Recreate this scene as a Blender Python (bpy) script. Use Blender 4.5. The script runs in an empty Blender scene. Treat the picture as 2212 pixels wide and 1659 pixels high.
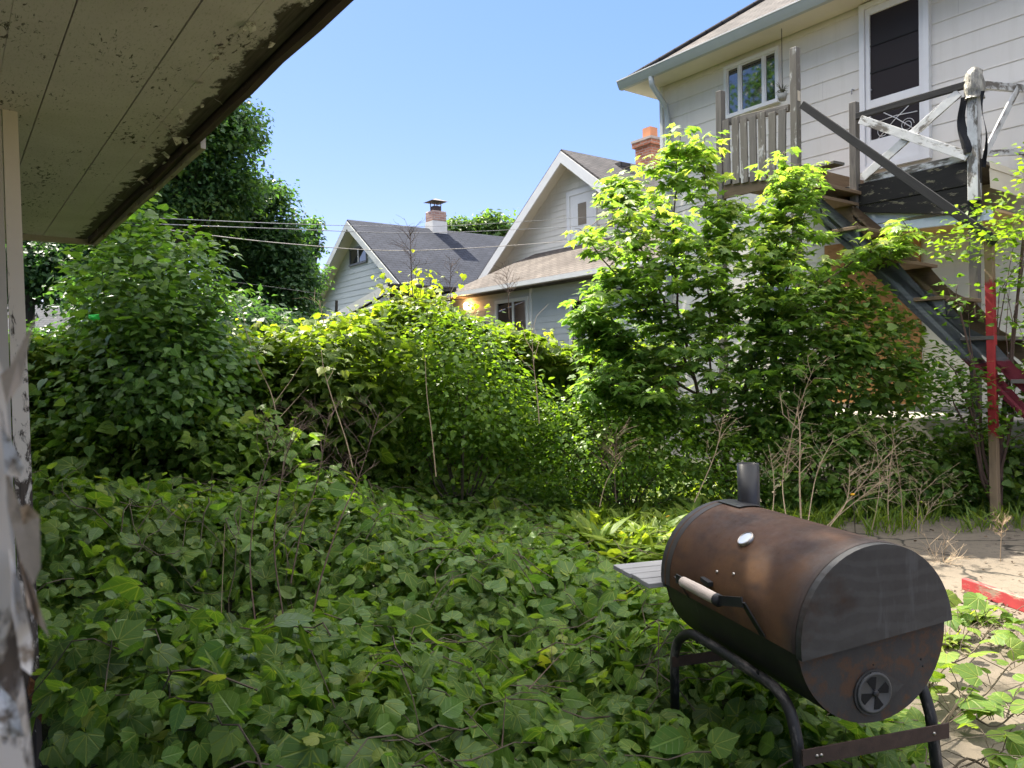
import bpy, math, random
import numpy as np
from mathutils import Vector, Matrix
R = math.radians
EXPO = 2.88
random.seed(11)
rng = np.random.default_rng(7)
scene = bpy.context.scene
COL = scene.collection
# ---------------------------------------------------------------- camera
F = 769.0
CAM = Vector((0, 0, 1.55))
ROT = Matrix.Rotation(R(89), 3, 'X') @ Matrix.Rotation(R(-1.0), 3, 'Z')
K = 2212 / 1024.0

def ray(x, y):
    """direction for a pixel of the 2212 px wide photograph"""
    return ROT @ Vector(((x / K - 512) / F, -(y / K - 384) / F, -1))
AZ = R(-36.4)
UU = Vector((math.sin(AZ), math.cos(AZ), 0))      # along the house walls, away to the left
VV = Vector((math.cos(AZ), -math.sin(AZ), 0))     # across, away to the right
ZZ = Vector((0, 0, 1))
def W(u, v, z): return UU * u + VV * v + ZZ * z
def uvz(p): return Vector((p.dot(UU), p.dot(VV), p.z))
def atY(x, y, Y):
    d = ray(x, y); return CAM + d * (Y / d.y)
def atZ(x, y, z):
    d = ray(x, y); return CAM + d * ((z - CAM.z) / d.z)
def atV(x, y, v):
    d = ray(x, y); return CAM + d * (v / d.dot(VV))
def atU(x, y, u):
    d = ray(x, y); return CAM + d * (u / d.dot(UU))
def cV(x, y, v): return uvz(atV(x, y, v))
def cU(x, y, u): return uvz(atU(x, y, u))

cd = bpy.data.cameras.new("camera"); cam = bpy.data.objects.new("camera", cd); COL.objects.link(cam)
cam.matrix_world = Matrix.Translation(CAM) @ ROT.to_4x4()
cd.sensor_width = 36; cd.lens = F / 1024 * 36
cd.clip_start = 0.02; cd.clip_end = 2000
cd.dof.use_dof = True; cd.dof.focus_distance = 4.2; cd.dof.aperture_fstop = 12
scene.camera = cam

# ---------------------------------------------------------------- tagging
def tag(o, label=None, cat=None, group=None, kind=None):
    if label: o['label'] = label
    if cat: o['category'] = cat
    if group: o['group'] = group
    if kind: o['kind'] = kind
    return o
def thing(name, loc, label, cat, group=None):
    o = bpy.data.objects.new(name, None); COL.objects.link(o); o.location = loc
    o.empty_display_size = .2
    return tag(o, label, cat, group)
def wloc(o):
    v = Vector(o.location)
    while o.parent: o = o.parent; v += Vector(o.location)
    return v

# ---------------------------------------------------------------- mesh builders
def np_mesh(name, verts, faces, mat, parent=None, uv=None, attrs=None, smooth=False, loc=None):
    """faces: (m,k) int array with constant k; uv per vertex"""
    verts = np.asarray(verts, dtype=np.float32); faces = np.asarray(faces, dtype=np.int32)
    base = wloc(parent) if parent else (Vector(loc) if loc is not None else Vector((0, 0, 0)))
    verts = verts - np.array(base, dtype=np.float32)
    me = bpy.data.meshes.new(name); m, k = faces.shape
    me.vertices.add(len(verts)); me.vertices.foreach_set('co', verts.ravel())
    me.loops.add(m * k); me.loops.foreach_set('vertex_index', faces.ravel())
    me.polygons.add(m); me.polygons.foreach_set('loop_start', np.arange(0, m * k, k, dtype=np.int32))
    me.polygons.foreach_set('loop_total', np.full(m, k, dtype=np.int32))
    me.polygons.foreach_set('use_smooth', np.full(m, smooth))
    if uv is not None:
        l = me.uv_layers.new(name='UVMap'); l.data.foreach_set('uv', np.asarray(uv, dtype=np.float32)[faces.ravel()].ravel())
    for an, av in (attrs or {}).items():
        a = me.attributes.new(an, 'FLOAT', 'POINT'); a.data.foreach_set('value', np.asarray(av, dtype=np.float32))
    me.update(calc_edges=True); me.validate()
    me.materials.append(mat)
    o = bpy.data.objects.new(name, me); COL.objects.link(o)
    if parent: o.parent = parent
    elif loc is not None: o.location = loc
    return o

class MB:
    """collects polygons with uvs in metres, links them as one mesh object"""
    def __init__(s): s.v = []; s.f = []; s.uv = []; s.sm = []
    def poly(s, pts, uv=None, smooth=False):
        i = len(s.v); pts = [Vector(p) for p in pts]; s.v += pts; s.f.append(list(range(i, i + len(pts))))
        if uv is None:
            n = Vector((0, 0, 0))
            for a, b in zip(pts, pts[1:] + pts[:1]):
                n += Vector(((a.y - b.y) * (a.z + b.z), (a.z - b.z) * (a.x + b.x), (a.x - b.x) * (a.y + b.y)))
            n = n.normalized() if n.length > 1e-12 else ZZ
            t = ZZ.cross(n); t = t.normalized() if t.length > .05 else VV
            b = n.cross(t); uv = [(p.dot(t), p.dot(b)) for p in pts]
        s.uv.append(uv); s.sm.append(smooth); return s
    def hexa(s, c, uvs=None):
        """c: 8 corners, bottom ring 0-3 then top ring 4-7 (counter-clockwise seen from above)"""
        for q in ((3, 2, 1, 0), (4, 5, 6, 7), (0, 1, 5, 4), (1, 2, 6, 5), (2, 3, 7, 6), (3, 0, 4, 7)):
            s.poly([c[k] for k in q])
        return s
    def box(s, u0, u1, v0, v1, z0, z1):
        c = [W(u0, v0, z0), W(u0, v1, z0), W(u1, v1, z0), W(u1, v0, z0)]
        # orientation: make ring counter-clockwise seen from above
        ring = [W(u, v, z0) for u, v in ((u0, v0), (u0, v1), (u1, v1), (u1, v0))]
        return s.hexa(ring + [p + ZZ * (z1 - z0) for p in ring])
    def beam(s, a, b, w, h, up=ZZ):
        """rectangular bar from a to b: w across, h along up; grain (uv.x) along the bar"""
        a, b = Vector(a), Vector(b); d = (b - a); L = d.length; d.normalize()
        x = d.cross(up)
        if x.length < 1e-4: x = d.cross(VV)
        x.normalize(); y = x.cross(d)
        o = random.random() * 50
        cs = [(-w / 2, -h / 2), (w / 2, -h / 2), (w / 2, h / 2), (-w / 2, h / 2)]
        A = [a + x * p + y * q for p, q in cs]; B = [b + x * p + y * q for p, q in cs]
        per = 0
        for i in range(4):
            j = (i + 1) % 4; e = w if i % 2 == 0 else h
            s.poly([A[i], A[j], B[j], B[i]], [(o, o + per), (o, o + per + e), (o + L, o + per + e), (o + L, o + per)]); per += e
        s.poly(A[::-1], [(o + q[0] * .2, o + q[1]) for q in cs[::-1]]); s.poly(B, [(o + q[0] * .2, o + q[1]) for q in cs])
        return s
    def tube(s, pts, r0, r1=None, n=6, caps=True, rads=None):
        pts = [Vector(p) for p in pts]; m = len(pts); r1 = r0 if r1 is None else r1
        rings = []; prev = None; L = 0
        for i, p in enumerate(pts):
            d = (pts[min(i + 1, m - 1)] - pts[max(i - 1, 0)]).normalized()
            x = (prev - d * prev.dot(d)) if prev is not None else (d.cross(ZZ) if abs(d.z) < .95 else d.cross(VV))
            x.normalize(); prev = x; y = d.cross(x)
            r = rads[i] if rads else r0 + (r1 - r0) * i / max(1, m - 1)
            if i: L += (p - pts[i - 1]).length
            rings.append(([p + (x * math.cos(k / n * 2 * math.pi) + y * math.sin(k / n * 2 * math.pi)) * r for k in range(n)], L, r))
        for i in range(m - 1):
            (A, la, ra), (B, lb, rb) = rings[i], rings[i + 1]
            for k in range(n):
                j = (k + 1) % n
                e0, e1 = k / n * 6.28 * r0, (k + 1) / n * 6.28 * r0
                s.poly([A[k], A[j], B[j], B[k]], [(la, e0), (la, e1), (lb, e1), (lb, e0)], True)
        if caps: s.poly(rings[0][0][::-1]); s.poly(rings[-1][0])
        return s
    def lathe(s, c, ax, prof, n=24, a0=0, a1=2 * math.pi, x=None):
        """prof: (along axis, radius)"""
        ax = Vector(ax).normalized(); x = Vector(x) if x is not None else (ax.cross(ZZ) if abs(ax.z) < .9 else ax.cross(VV))
        x = (x - ax * x.dot(ax)).normalized(); y = ax.cross(x); c = Vector(c)
        P = lambda i, k: c + ax * prof[i][0] + (x * math.cos(a0 + (a1 - a0) * k / n) + y * math.sin(a0 + (a1 - a0) * k / n)) * prof[i][1]
        for i in range(len(prof) - 1):
            for k in range(n):
                q = [P(i, k), P(i, k + 1), P(i + 1, k + 1), P(i + 1, k)]
                th = lambda kk: (a0 + (a1 - a0) * kk / n) * .28
                s.poly(q, [(prof[i][0], th(k)), (prof[i][0], th(k + 1)), (prof[i + 1][0], th(k + 1)), (prof[i + 1][0], th(k))], True)
        return s
    def prism(s, pts, off):
        """planar polygon pts extruded by vector off (closed)"""
        pts = [Vector(p) for p in pts]; q = [p + off for p in pts]
        s.poly(pts[::-1]); s.poly(q)
        for i in range(len(pts)):
            j = (i + 1) % len(pts); s.poly([pts[i], pts[j], q[j], q[i]])
        return s
    def build(s, name, mat, parent=None, bevel=0, loc=None, weld=True):
        base = wloc(parent) if parent else (Vector(loc) if loc is not None else Vector((0, 0, 0)))
        me = bpy.data.meshes.new(name)
        me.from_pydata([v - base for v in s.v], [], s.f)
        l = me.uv_layers.new(name='UVMap'); l.data.foreach_set('uv', [c for f in s.uv for p in f for c in p])
        me.polygons.foreach_set('use_smooth', s.sm)
        me.materials.append(mat)
        if weld:
            import bmesh
            bm = bmesh.new(); bm.from_mesh(me); bmesh.ops.remove_doubles(bm, verts=bm.verts, dist=1e-5)
            bmesh.ops.recalc_face_normals(bm, faces=bm.faces); bm.to_mesh(me); bm.free()
        me.update()
        o = bpy.data.objects.new(name, me); COL.objects.link(o)
        if parent: o.parent = parent
        elif loc is not None: o.location = loc
        if bevel:
            b = o.modifiers.new('bevel', 'BEVEL'); b.width = bevel; b.segments = 1; b.limit_method = 'ANGLE'; b.angle_limit = R(40)
        return o

# ---------------------------------------------------------------- materials
class T:
    def __init__(s, name):
        s.m = bpy.data.materials.new(name); s.m.use_nodes = True; s.t = s.m.node_tree
        s.b = s.t.nodes['Principled BSDF']; s.out = s.t.nodes['Material Output']
        s.b.inputs['Specular IOR Level'].default_value = .35
    def n(s, typ, ins=None, **pr):
        nd = s.t.nodes.new('ShaderNode' + typ)
        for k, v in pr.items(): setattr(nd, k, v)
        for k, v in (ins or {}).items(): s.set(nd.inputs[k], v)
        return nd
    def set(s, sock, v):
        if isinstance(v, bpy.types.NodeSocket): s.t.links.new(v, sock)
        else:
            if hasattr(sock, 'default_value') and sock.type == 'RGBA' and len(v) == 3: v = (*v, 1)
            sock.default_value = v
    def coord(s, which='UV', scale=(1, 1, 1), rot=(0, 0, 0), off=(0, 0, 0)):
        c = s.n('TexCoord').outputs[which]
        return s.n('Mapping', {'Vector': c, 'Scale': scale, 'Rotation': rot, 'Location': off}).outputs[0]
    def noise(s, vec, scale, detail=5, rough=.6, dist=0):
        return s.n('TexNoise', {'Vector': vec, 'Scale': scale, 'Detail': detail, 'Roughness': rough, 'Distortion': dist}).outputs[0]
    def ramp(s, fac, stops, interp='LINEAR'):
        r = s.n('ValToRGB', {0: fac}); e = r.color_ramp; e.interpolation = interp
        while len(e.elements) < len(stops): e.elements.new(.5)
        for el, (p, c) in zip(e.elements, stops):
            el.position = p; el.color = (*c, 1) if len(c) == 3 else c
        return r.outputs[0]
    def mix(s, fac, a, b, mode='MIX'):
        nd = s.n('Mix', {0: fac}, data_type='RGBA', blend_type=mode)
        s.set(nd.inputs[6], a); s.set(nd.inputs[7], b); return nd.outputs[2]
    def math(s, op, a, b=0.0, clamp=False):
        nd = s.n('Math', {0: a, 1: b}, operation=op, use_clamp=clamp); return nd.outputs[0]
    def step(s, fac, lo, hi):
        return s.n('MapRange', {0: fac, 1: lo, 2: hi, 3: 0., 4: 1.}, clamp=True).outputs[0]
    def fin(s, col, rough=.7, bump=None, bs=.3, bd=.01, metal=None, spec=None):
        s.set(s.b.inputs['Base Color'], col); s.set(s.b.inputs['Roughness'], rough)
        if metal is not None: s.set(s.b.inputs['Metallic'], metal)
        if spec is not None: s.set(s.b.inputs['Specular IOR Level'], spec)
        if bump is not None:
            bn = s.n('Bump', {'Height': bump, 'Strength': bs, 'Distance': bd}); s.set(s.b.inputs['Normal'], bn.outputs[0])
        return s.m

def wood(name, dark, light, paint=None, pt=.5, ps=.04, rough=.8, pscale=6, stretch=(1, 14, 1), zband=None, bs=.4):
    """weathered timber, grain along uv.x; optional flaking paint showing where its noise is above pt"""
    t = T(name); uv = t.coord('UV')
    g = t.noise(t.coord('UV', stretch), 3.0, 6, .65, .4)
    g2 = t.noise(t.coord('UV', (1, 3, 1)), 1.7, 3)
    col = t.mix(g2, t.ramp(g, [(.38, dark), (.60, light)]), t.ramp(g, [(.35, light), (.75, dark)]))
    h = g
    if paint:
        pn = t.noise(t.coord('UV', (.6, 1.6, 1)), pscale, 7, .7)
        if zband:
            z = t.n('SeparateXYZ', {0: t.n('TexCoord').outputs['Object']}).outputs[2]
            lo, hi, s = zband
            zz = t.math('MULTIPLY', t.step(z, lo, lo + s), t.math('SUBTRACT', 1., t.step(z, hi - s, hi)))
            pn = t.math('ADD', pn, t.math('MULTIPLY', t.math('SUBTRACT', zz, 1.), .6))
        f = t.step(pn, pt - ps, pt + ps)
        dirt = t.mix(t.step(t.noise(uv, 9, 4), .35, .75), paint, [c * .72 for c in paint])
        col = t.mix(f, col, dirt); h = t.math('ADD', t.math('MULTIPLY', g, .35), t.math('MULTIPLY', f, .8))
    return t.fin(col, rough, h, bs, .006)

def plain(name, col, rough=.6, var=.18, scale=3, bs=.12, coord='Object', metal=None, dirt=None, dthr=(.55, .8)):
    t = T(name); c = t.coord(coord); n = t.noise(c, scale, 6, .65)
    cc = t.ramp(n, [(.3, [x * (1 - var) for x in col]), (.7, [min(1, x * (1 + var * .6)) for x in col])])
    if dirt is not None: cc = t.mix(t.step(t.noise(c, scale * 2.3, 7, .7), *dthr), cc, dirt)
    return t.fin(cc, rough, t.noise(c, scale * 12, 4), bs, .003, metal)

def shingles(name, c1, c2, row=.13, bs=.6, wear=None):
    t = T(name); uv = t.coord('UV')
    uv2 = t.n('VectorMath', {0: uv, 1: t.n('VectorMath', {0: t.n('TexNoise', {'Vector': uv, 'Scale': 2.5}).outputs[1], 1: (.03, .012, 0)}, operation='MULTIPLY').outputs[0]}, operation='ADD').outputs[0]
    b = t.n('TexBrick', {'Vector': uv2, 'Color1': (0, 0, 0, 1), 'Color2': (1, 1, 1, 1), 'Mortar': (.2, .2, .2, 1), 'Scale': 1., 'Mortar Size': .013, 'Mortar Smooth': .3, 'Bias': 0., 'Brick Width': .3, 'Row Height': row})
    n = t.noise(uv, 1.2, 5); n2 = t.noise(uv, 40, 3)
    f = t.math('ADD', t.math('MULTIPLY', b.outputs[0], .5), t.math('MULTIPLY', n2, .5))
    col = t.mix(f, c1, c2); col = t.mix(t.step(n, .35, .7), col, [x * .8 for x in c1])
    if wear is not None: col = t.mix(t.step(t.noise(uv, .6, 6), .55, .72), col, wear)
    col = t.mix(b.outputs[1], col, [x * .35 for x in c1])
    y = t.n('SeparateXYZ', {0: uv2}).outputs[1]
    saw = t.math('FRACT', t.math('DIVIDE', y, row))
    return t.fin(col, .95, t.math('ADD', t.math('MULTIPLY', t.math('SUBTRACT', 1., saw), .8), t.math('MULTIPLY', n2, .3)), bs, .012, spec=.15)

def leaf_mat(name, stops, trans, tmix=.4, rough=.38, veins=0, spec=.4, tvar=.6):
    """stops: colour ramp over the per-leaf tint; trans: translucency colour multiplier"""
    t = T(name); ti = t.n('Attribute', attribute_name='tint').outputs['Fac']
    col = t.ramp(ti, stops)
    n = t.noise(t.n('TexCoord').outputs['Object'], 14, 3)
    col = t.mix(t.math('MULTIPLY', n, .35), col, [c * .5 for c in stops[0][1]])
    bump = None
    if veins:
        uv = t.n('TexCoord').outputs['UV']; sp = t.n('SeparateXYZ', {0: uv}); x = t.math('ABSOLUTE', sp.outputs[0]); y = sp.outputs[1]
        if veins < 0:       # palmate: ribs fan out from the stalk, finer ones between
            yy = t.math('ADD', y, .02); a = t.math('ARCTAN2', x, yy); r = t.math('SQRT', t.math('ADD', t.math('MULTIPLY', x, x), t.math('MULTIPLY', yy, yy)))
            v = None
            for ak in (0., .62, 1.30):
                d = t.math('MULTIPLY', t.math('ABSOLUTE', t.math('SUBTRACT', a, ak)), r)
                q = t.math('SUBTRACT', 1., t.step(d, .006, .028)); v = q if v is None else t.math('MAXIMUM', v, q)
            w = t.math('FRACT', t.math('SUBTRACT', t.math('MULTIPLY', y, 5.5), t.math('MULTIPLY', x, 4.)))
            v = t.math('MAXIMUM', v, t.math('MULTIPLY', t.math('SUBTRACT', 1., t.step(t.math('ABSOLUTE', t.math('SUBTRACT', w, .5)), .02, .08)), .3))
        else:
            mid = t.math('SUBTRACT', 1., t.step(x, .008, .03))
            w = t.math('FRACT', t.math('ADD', t.math('MULTIPLY', y, veins), t.math('MULTIPLY', x, -veins * .85)))
            lat = t.math('SUBTRACT', 1., t.step(t.math('ABSOLUTE', t.math('SUBTRACT', w, .5)), .03, .11))
            v = t.math('MAXIMUM', mid, t.math('MULTIPLY', lat, .5))
        col = t.mix(t.math('MULTIPLY', v, .26), col, [min(1, c * 1.5 + .02) for c in stops[-1][1]])
        bl = t.step(t.noise(t.n('TexCoord').outputs['Object'], 5, 5, .7), .62, .72)      # scattered yellowing and brown blotches
        col = t.mix(t.math('MULTIPLY', bl, .35), col, (.22, .20, .05))
        bump = t.math('SUBTRACT', t.math('MULTIPLY', t.noise(uv, 5, 2), .6), v)
    t.fin(col, rough, bump, .45, .006, spec=spec)
    tc = t.mix(1., col, trans, 'MULTIPLY')
    tr = t.n('BsdfTranslucent', {'Color': tc})
    mx = t.n('MixShader', {0: tmix, 1: t.b.outputs[0], 2: tr.outputs[0]})
    t.t.links.new(mx.outputs[0], t.out.inputs[0])
    return t.m

def glass(name, col=(.02, .022, .025), rough=.06, ior=2.0):
    t = T(name); n = t.noise(t.coord('Object'), .8, 2)
    t.b.inputs['IOR'].default_value = ior
    return t.fin(col, rough, n, .06, .05, spec=.7)
# ================================================================ shared materials
M_soffit = None
def soffit_mat():
    t = T('soffit_paint'); uv = t.coord('UV'); sp = t.n('SeparateXYZ', {0: uv}); x, y = sp.outputs[0], sp.outputs[1]
    big = t.noise(t.coord('UV', (1.2, 2.2, 1)), 1.6, 2); fine = t.noise(t.coord('UV', (1., 2.6, 1)), 21, 7, .72, .5)
    thr = t.math('ADD', fine, t.math('MULTIPLY', big, .42))
    spots = t.step(thr, .825, .865)
    edge = t.math('ADD', t.math('MULTIPLY', t.math('SUBTRACT', y, .825), 9.), t.math('MULTIPLY', t.math('SUBTRACT', t.noise(t.coord('UV', (3, 5, 1)), 2.2, 6, .7), .5), 2.2))
    edge = t.step(edge, -.12, .05)
    bare = t.math('MAXIMUM', spots, edge)
    grain = t.noise(t.coord('UV', (2, 40, 1)), 2, 5)
    wd = t.ramp(grain, [(.3, (.055, .044, .038)), (.75, (.19, .155, .13))])
    pn = t.noise(uv, 3.2, 4); pt = t.ramp(pn, [(.3, (.76, .69, .69)), (.7, (.88, .80, .82))])
    pt = t.mix(t.step(t.noise(t.coord('UV', (1, 3, 1)), 45, 3), .55, .8), pt, (.50, .48, .40))
    return t.fin(t.mix(bare, pt, wd), .75, t.math('SUBTRACT', t.math('MULTIPLY', fine, .4), bare), .6, .004)
def trim_mat(name, paint, amt=.52):
    t = T(name); ob = t.coord('Object', (1, 1, .35))
    n = t.noise(ob, 26, 7, .7, .6)
    z = t.n('SeparateXYZ', {0: t.n('TexCoord').outputs['Object']}).outputs[2]
    f = t.step(t.math('ADD', n, t.math('MULTIPLY', t.math('SUBTRACT', z, 1.5), .16)), amt - .04, amt + .03)
    wd = t.ramp(t.noise(t.coord('Object', (30, 30, 2)), 3, 4), [(.3, (.035, .026, .02)), (.7, (.13, .10, .075))])
    p = t.mix(t.noise(t.coord('Object'), 5, 4), paint, [c * .8 for c in paint])
    return t.fin(t.mix(f, wd, p), .7, f, .7, .004)
M_soffit = soffit_mat()
M_trim = trim_mat('cream_peeling_trim', (.82, .73, .62), .45)
M_trim2 = trim_mat('grey_porch_wall', (.56, .51, .45), .30)
M_fascia = wood('rotten_fascia', (.020, .016, .015), (.13, .09, .07), (.46, .43, .38), .66, .02, pscale=5)
M_frieze = wood('cream_frieze', (.10, .06, .035), (.22, .15, .09), (.50, .45, .36), .40, .03, pscale=7)
M_flake_w = plain('paint_flake_white', (.80, .77, .72), .8, .25, 30, dirt=(.22, .17, .12), dthr=(.5, .62))
M_flake_b = plain('paint_flake_tan', (.60, .48, .36), .8, .3, 25, dirt=(.10, .07, .05))
M_roof_dark = shingles('roof_dark', (.05, .048, .05), (.09, .085, .085))
def siding_mat(name, base, row, dirt):
    t = T(name); uv = t.coord('UV'); y = t.n('SeparateXYZ', {0: uv}).outputs[1]
    bd = t.n('TexWhiteNoise', {'W': t.math('FLOOR', t.math('DIVIDE', t.math('SUBTRACT', y, .001), row))}, noise_dimensions='1D').outputs[0]
    col = t.mix(bd, [c * .95 for c in base], [min(1, c * 1.03) for c in base])
    st = t.noise(t.coord('UV', (5, .35, 1)), 1.6, 6, .7); bl = t.noise(uv, .7, 5)
    col = t.mix(t.math('MULTIPLY', t.step(st, .5, .78), .5), col, dirt); col = t.mix(t.math('MULTIPLY', t.step(bl, .5, .75), .35), col, dirt)
    x = t.n('SeparateXYZ', {0: uv}).outputs[0]; jt = t.math('FRACT', t.math('ADD', t.math('DIVIDE', x, 3.66), t.math('MULTIPLY', bd, 7.3)))
    col = t.mix(t.math('SUBTRACT', 1., t.step(jt, .0008, .0022)), col, [c * .68 for c in base])
    return t.fin(col, .5, t.noise(t.coord('UV', (1.2, 14, 1)), 6, 4), .08, .004)
M_siding = siding_mat('white_siding', (.63, .60, .54), .255, (.50, .47, .40))
M_siding_c = plain('cream_siding', (.60, .54, .41), .5, .08, 1.6, .05)
M_white = plain('white_trim_paint', (.66, .66, .65), .45, .06, 4, .05)
M_soff2 = plain('cream_soffit_board', (.66, .62, .52), .6, .08, 2)
M_gutter = plain('gutter_aluminium', (.38, .42, .43), .35, .08, 3, .05)
M_glass = glass('window_glass', (.012, .014, .018), .03)
M_glass_d = glass('door_glass', (.016, .010, .008), .4, 1.3)
M_gray = wood('weathered_grey_timber', (.028, .026, .024), (.17, .155, .135), stretch=(.8, 7, 1))
M_gray_p = wood('grey_timber_traces_of_paint', (.032, .029, .025), (.19, .17, .14), (.42, .42, .40), .60, .04, stretch=(.8, 7, 1))
M_white_p = wood('white_flaking_timber', (.05, .045, .04), (.20, .18, .15), (.60, .60, .58), .47, .035, pscale=4)
M_black = wood('black_rotten_timber', (.003, .003, .003), (.022, .020, .017), (.17, .155, .10), .60, .02, pscale=9, bs=.8)
M_darkrail = wood('dark_handrail', (.004, .004, .0045), (.020, .020, .021))
M_brown = wood('brown_timber', (.07, .045, .028), (.24, .165, .10))
M_red = wood('red_painted_post', (.10, .075, .05), (.30, .21, .12), (.34, .032, .032), .33, .05, pscale=5, zband=(.62, 2.55, .3))
M_redstr = wood('stringer_red_paint', (.05, .056, .06), (.19, .20, .205), (.20, .03, .045), .40, .06, pscale=3, zband=(-.5, 1.75, .22))
M_osb = wood('orange_plywood', (.28, .13, .045), (.46, .25, .10), (.30, .13, .05), .55, .1, stretch=(5, 7, 1), pscale=9)
M_conc = None

def siding(mb, O, A, n, z0, z1, e, lim, lip=.011):
    """lapped boards: O origin on the wall plane, A unit vector along it, n outward normal, lim(z) -> (a0, a1)"""
    z = z0; k = 0
    while z < z1 - 1e-4:
        zt = min(z + e, z1); (a0, a1), (b0, b1) = lim(z), lim(zt)
        P = lambda a, zz, o: O + A * a + n * o + ZZ * zz
        uo = k * 3.7
        if a1 - a0 > .02:
            mb.poly([P(a0, z, lip), P(a1, z, lip), P(b1, zt, .002), P(b0, zt, .002)], [(a0, z), (a1, z), (b1, zt), (b0, zt)])
            mb.poly([P(a0, z, .0), P(a1, z, .0), P(a1, z, lip), P(a0, z, lip)])
        z = zt; k += 1

# ================================================================ the old house the photograph was taken from
def old_house():
    h = thing('old_house', W(3.5, -1.0, 0), 'old house with peeling cream paint whose rotting eave hangs over the yard', 'house')
    zs = 2.60
    far = uvz(atZ(207, 519, zs)); fu = far.x; fv = .90
    v = fv - .012; k = 0; mb = MB()
    while v > -1.3:
        w = .142; dz = random.uniform(-.003, .003)
        a0, a1 = -1.6, fu - .02
        g = .0045 if k in (1, 3, 5) else .0012
        z = zs + dz
        ring = [W(a0, v - w + g, z), W(a1, v - w + g, z), W(a1, v, z), W(a0, v, z)]
        uvq = [(a0, v - w), (a1, v - w), (a1, v), (a0, v)]
        mb.poly(ring[::-1], uvq[::-1])
        top = [p + ZZ * .02 for p in ring]
        for i in range(4):
            j = (i + 1) % 4; mb.poly([ring[i], ring[j], top[j], top[i]], [(0, -1)] * 4)
        v -= w; k += 1
    mb.build('soffit', M_soffit, h, weld=False)
    fb = MB(); n = 26          # ragged lower edge of the fascia
    us = np.linspace(-1.6, fu, n + 1); zl = [zs - .028 + random.uniform(-.012, .012) for _ in us]
    for i in range(n):
        c = [W(us[i], fv, zl[i]), W(us[i + 1], fv, zl[i + 1]), W(us[i + 1], fv + .03, zl[i + 1] + .004), W(us[i], fv + .03, zl[i] + .004)]
        d = [W(us[i], fv, zs + .16), W(us[i + 1], fv, zs + .16), W(us[i + 1], fv + .03, zs + .16), W(us[i], fv + .03, zs + .16)]
        fb.poly([c[0], c[1], c[2], c[3]], [(us[i], 0), (us[i + 1], 0), (us[i + 1], .03), (us[i], .03)])
        fb.poly([c[0], c[1], d[1], d[0]], [(us[i], 0), (us[i + 1], 0), (us[i + 1], .18), (us[i], .18)])
        fb.poly([c[3], c[2], d[2], d[3]], [(us[i], 1), (us[i + 1], 1), (us[i + 1], 1.18), (us[i], 1.18)])
    fb.build('fascia', M_fascia, h)
    MB().beam(W(3.55, fv + .045, zs - .02), W(fu + .02, fv + .045, zs - .02), .022, .05).build('drip_board', M_frieze, h)
    MB().beam(W(fu, -1.3, zs - .012), W(fu, fv + .03, zs - .012), .03, .055).build('frieze_board', M_frieze, h)
    r = MB(); r.prism([W(-1.6, fv + .07, zs + .15), W(-1.6, -1.6, zs + 1.7), W(-1.6, -4.2, zs + .15), W(-1.6, -4.2, zs + .05), W(-1.6, fv + .07, zs + .05)], UU * (fu + 1.6 + .03))
    r.build('roof', M_roof_dark, h)
    w = MB()
    w.box(3.60, 5.75, -4.0, -.55, .0, zs - .001)
    w.box(3.60, 3.68, -.549, .17, .0, zs - .001)
    w.build('wall', M_trim2, h)
    b = MB(); P = lambda x, y: atU(x, y, 3.585)
    q = [P(4, 205), P(36.5, 205), P(96, 1720), P(54, 1720)]
    b.prism(q, UU * .03); b.build('corner_board', M_trim, h)
    g = MB(); q = [P(-40, 205), P(1, 205), P(50.5, 1720), P(-40, 1720)]
    g.prism(q, UU * .012); g.build('wall_board', M_trim2, h)
    # rusty hinge left on the board
    m = T('rust_hinge'); c = m.noise(m.coord('Object'), 60, 5); rm = m.fin(m.ramp(c, [(.3, (.03, .016, .01)), (.5, (.16, .06, .02)), (.7, (.30, .17, .09))]), .85, c, .6, .01)
    b = MB(); P = lambda x, y: atU(x, y, 3.50)
    b.prism([P(60, 1500), P(98, 1488), P(119, 1528), P(88, 1560), P(74, 1540)], UU * .02)
    b.prism([P(66, 1470), P(92, 1490), P(84, 1510), P(60, 1500)], UU * .05).build('rusty_hinge', rm, h)
    # the porch post right beside the lens, paint curling off
    pp = MB(); P = lambda x, y: atU(x, y, .46)
    poly = [(-160, 690), (-20, 730), (6, 800), (14, 880), (26, 985), (12, 1075), (22, 1150), (34, 1230), (40, 1330), (46, 1440), (64, 1560), (78, 1700), (-160, 1700)]
    pp.prism([P(*q) for q in poly], UU * .05); post = pp.build('porch_post', M_trim, h)
    fl = [(M_flake_b, [(0, 810), (22, 790), (78, 676), (60, 730), (40, 830), (8, 870)], .02), (M_flake_w, [(2, 920), (22, 950), (46, 1004), (40, 1030), (8, 1020)], .015),
          (M_flake_b, [(10, 1000), (34, 1080), (52, 1075), (76, 1100), (80, 1210), (66, 1250), (40, 1200), (16, 1100)], .03), (M_flake_b, [(40, 1200), (66, 1255), (94, 1345), (78, 1335), (52, 1290)], .03),
          (M_flake_w, [(18, 1180), (44, 1265), (70, 1390), (62, 1440), (40, 1420), (20, 1300)], .02), (M_flake_w, [(0, 1480), (30, 1500), (46, 1560), (20, 1580), (-20, 1560)], .02)]
    for mt, pg, cu in fl:
        m_ = MB(); n = len(pg)
        c = sum((P(*q) for q in pg), Vector()) / n - UU * .012
        pts = [P(*q) - UU * (.004 + cu * ((i * 7) % n) / n) for i, q in enumerate(pg)]
        for i in range(n): m_.poly([c, pts[i], pts[(i + 1) % n]])
        for i in range(n): m_.poly([c + UU * .002, pts[(i + 1) % n] + UU * .002, pts[i] + UU * .002])
        m_.build('paint_flake', mt, post)
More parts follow.
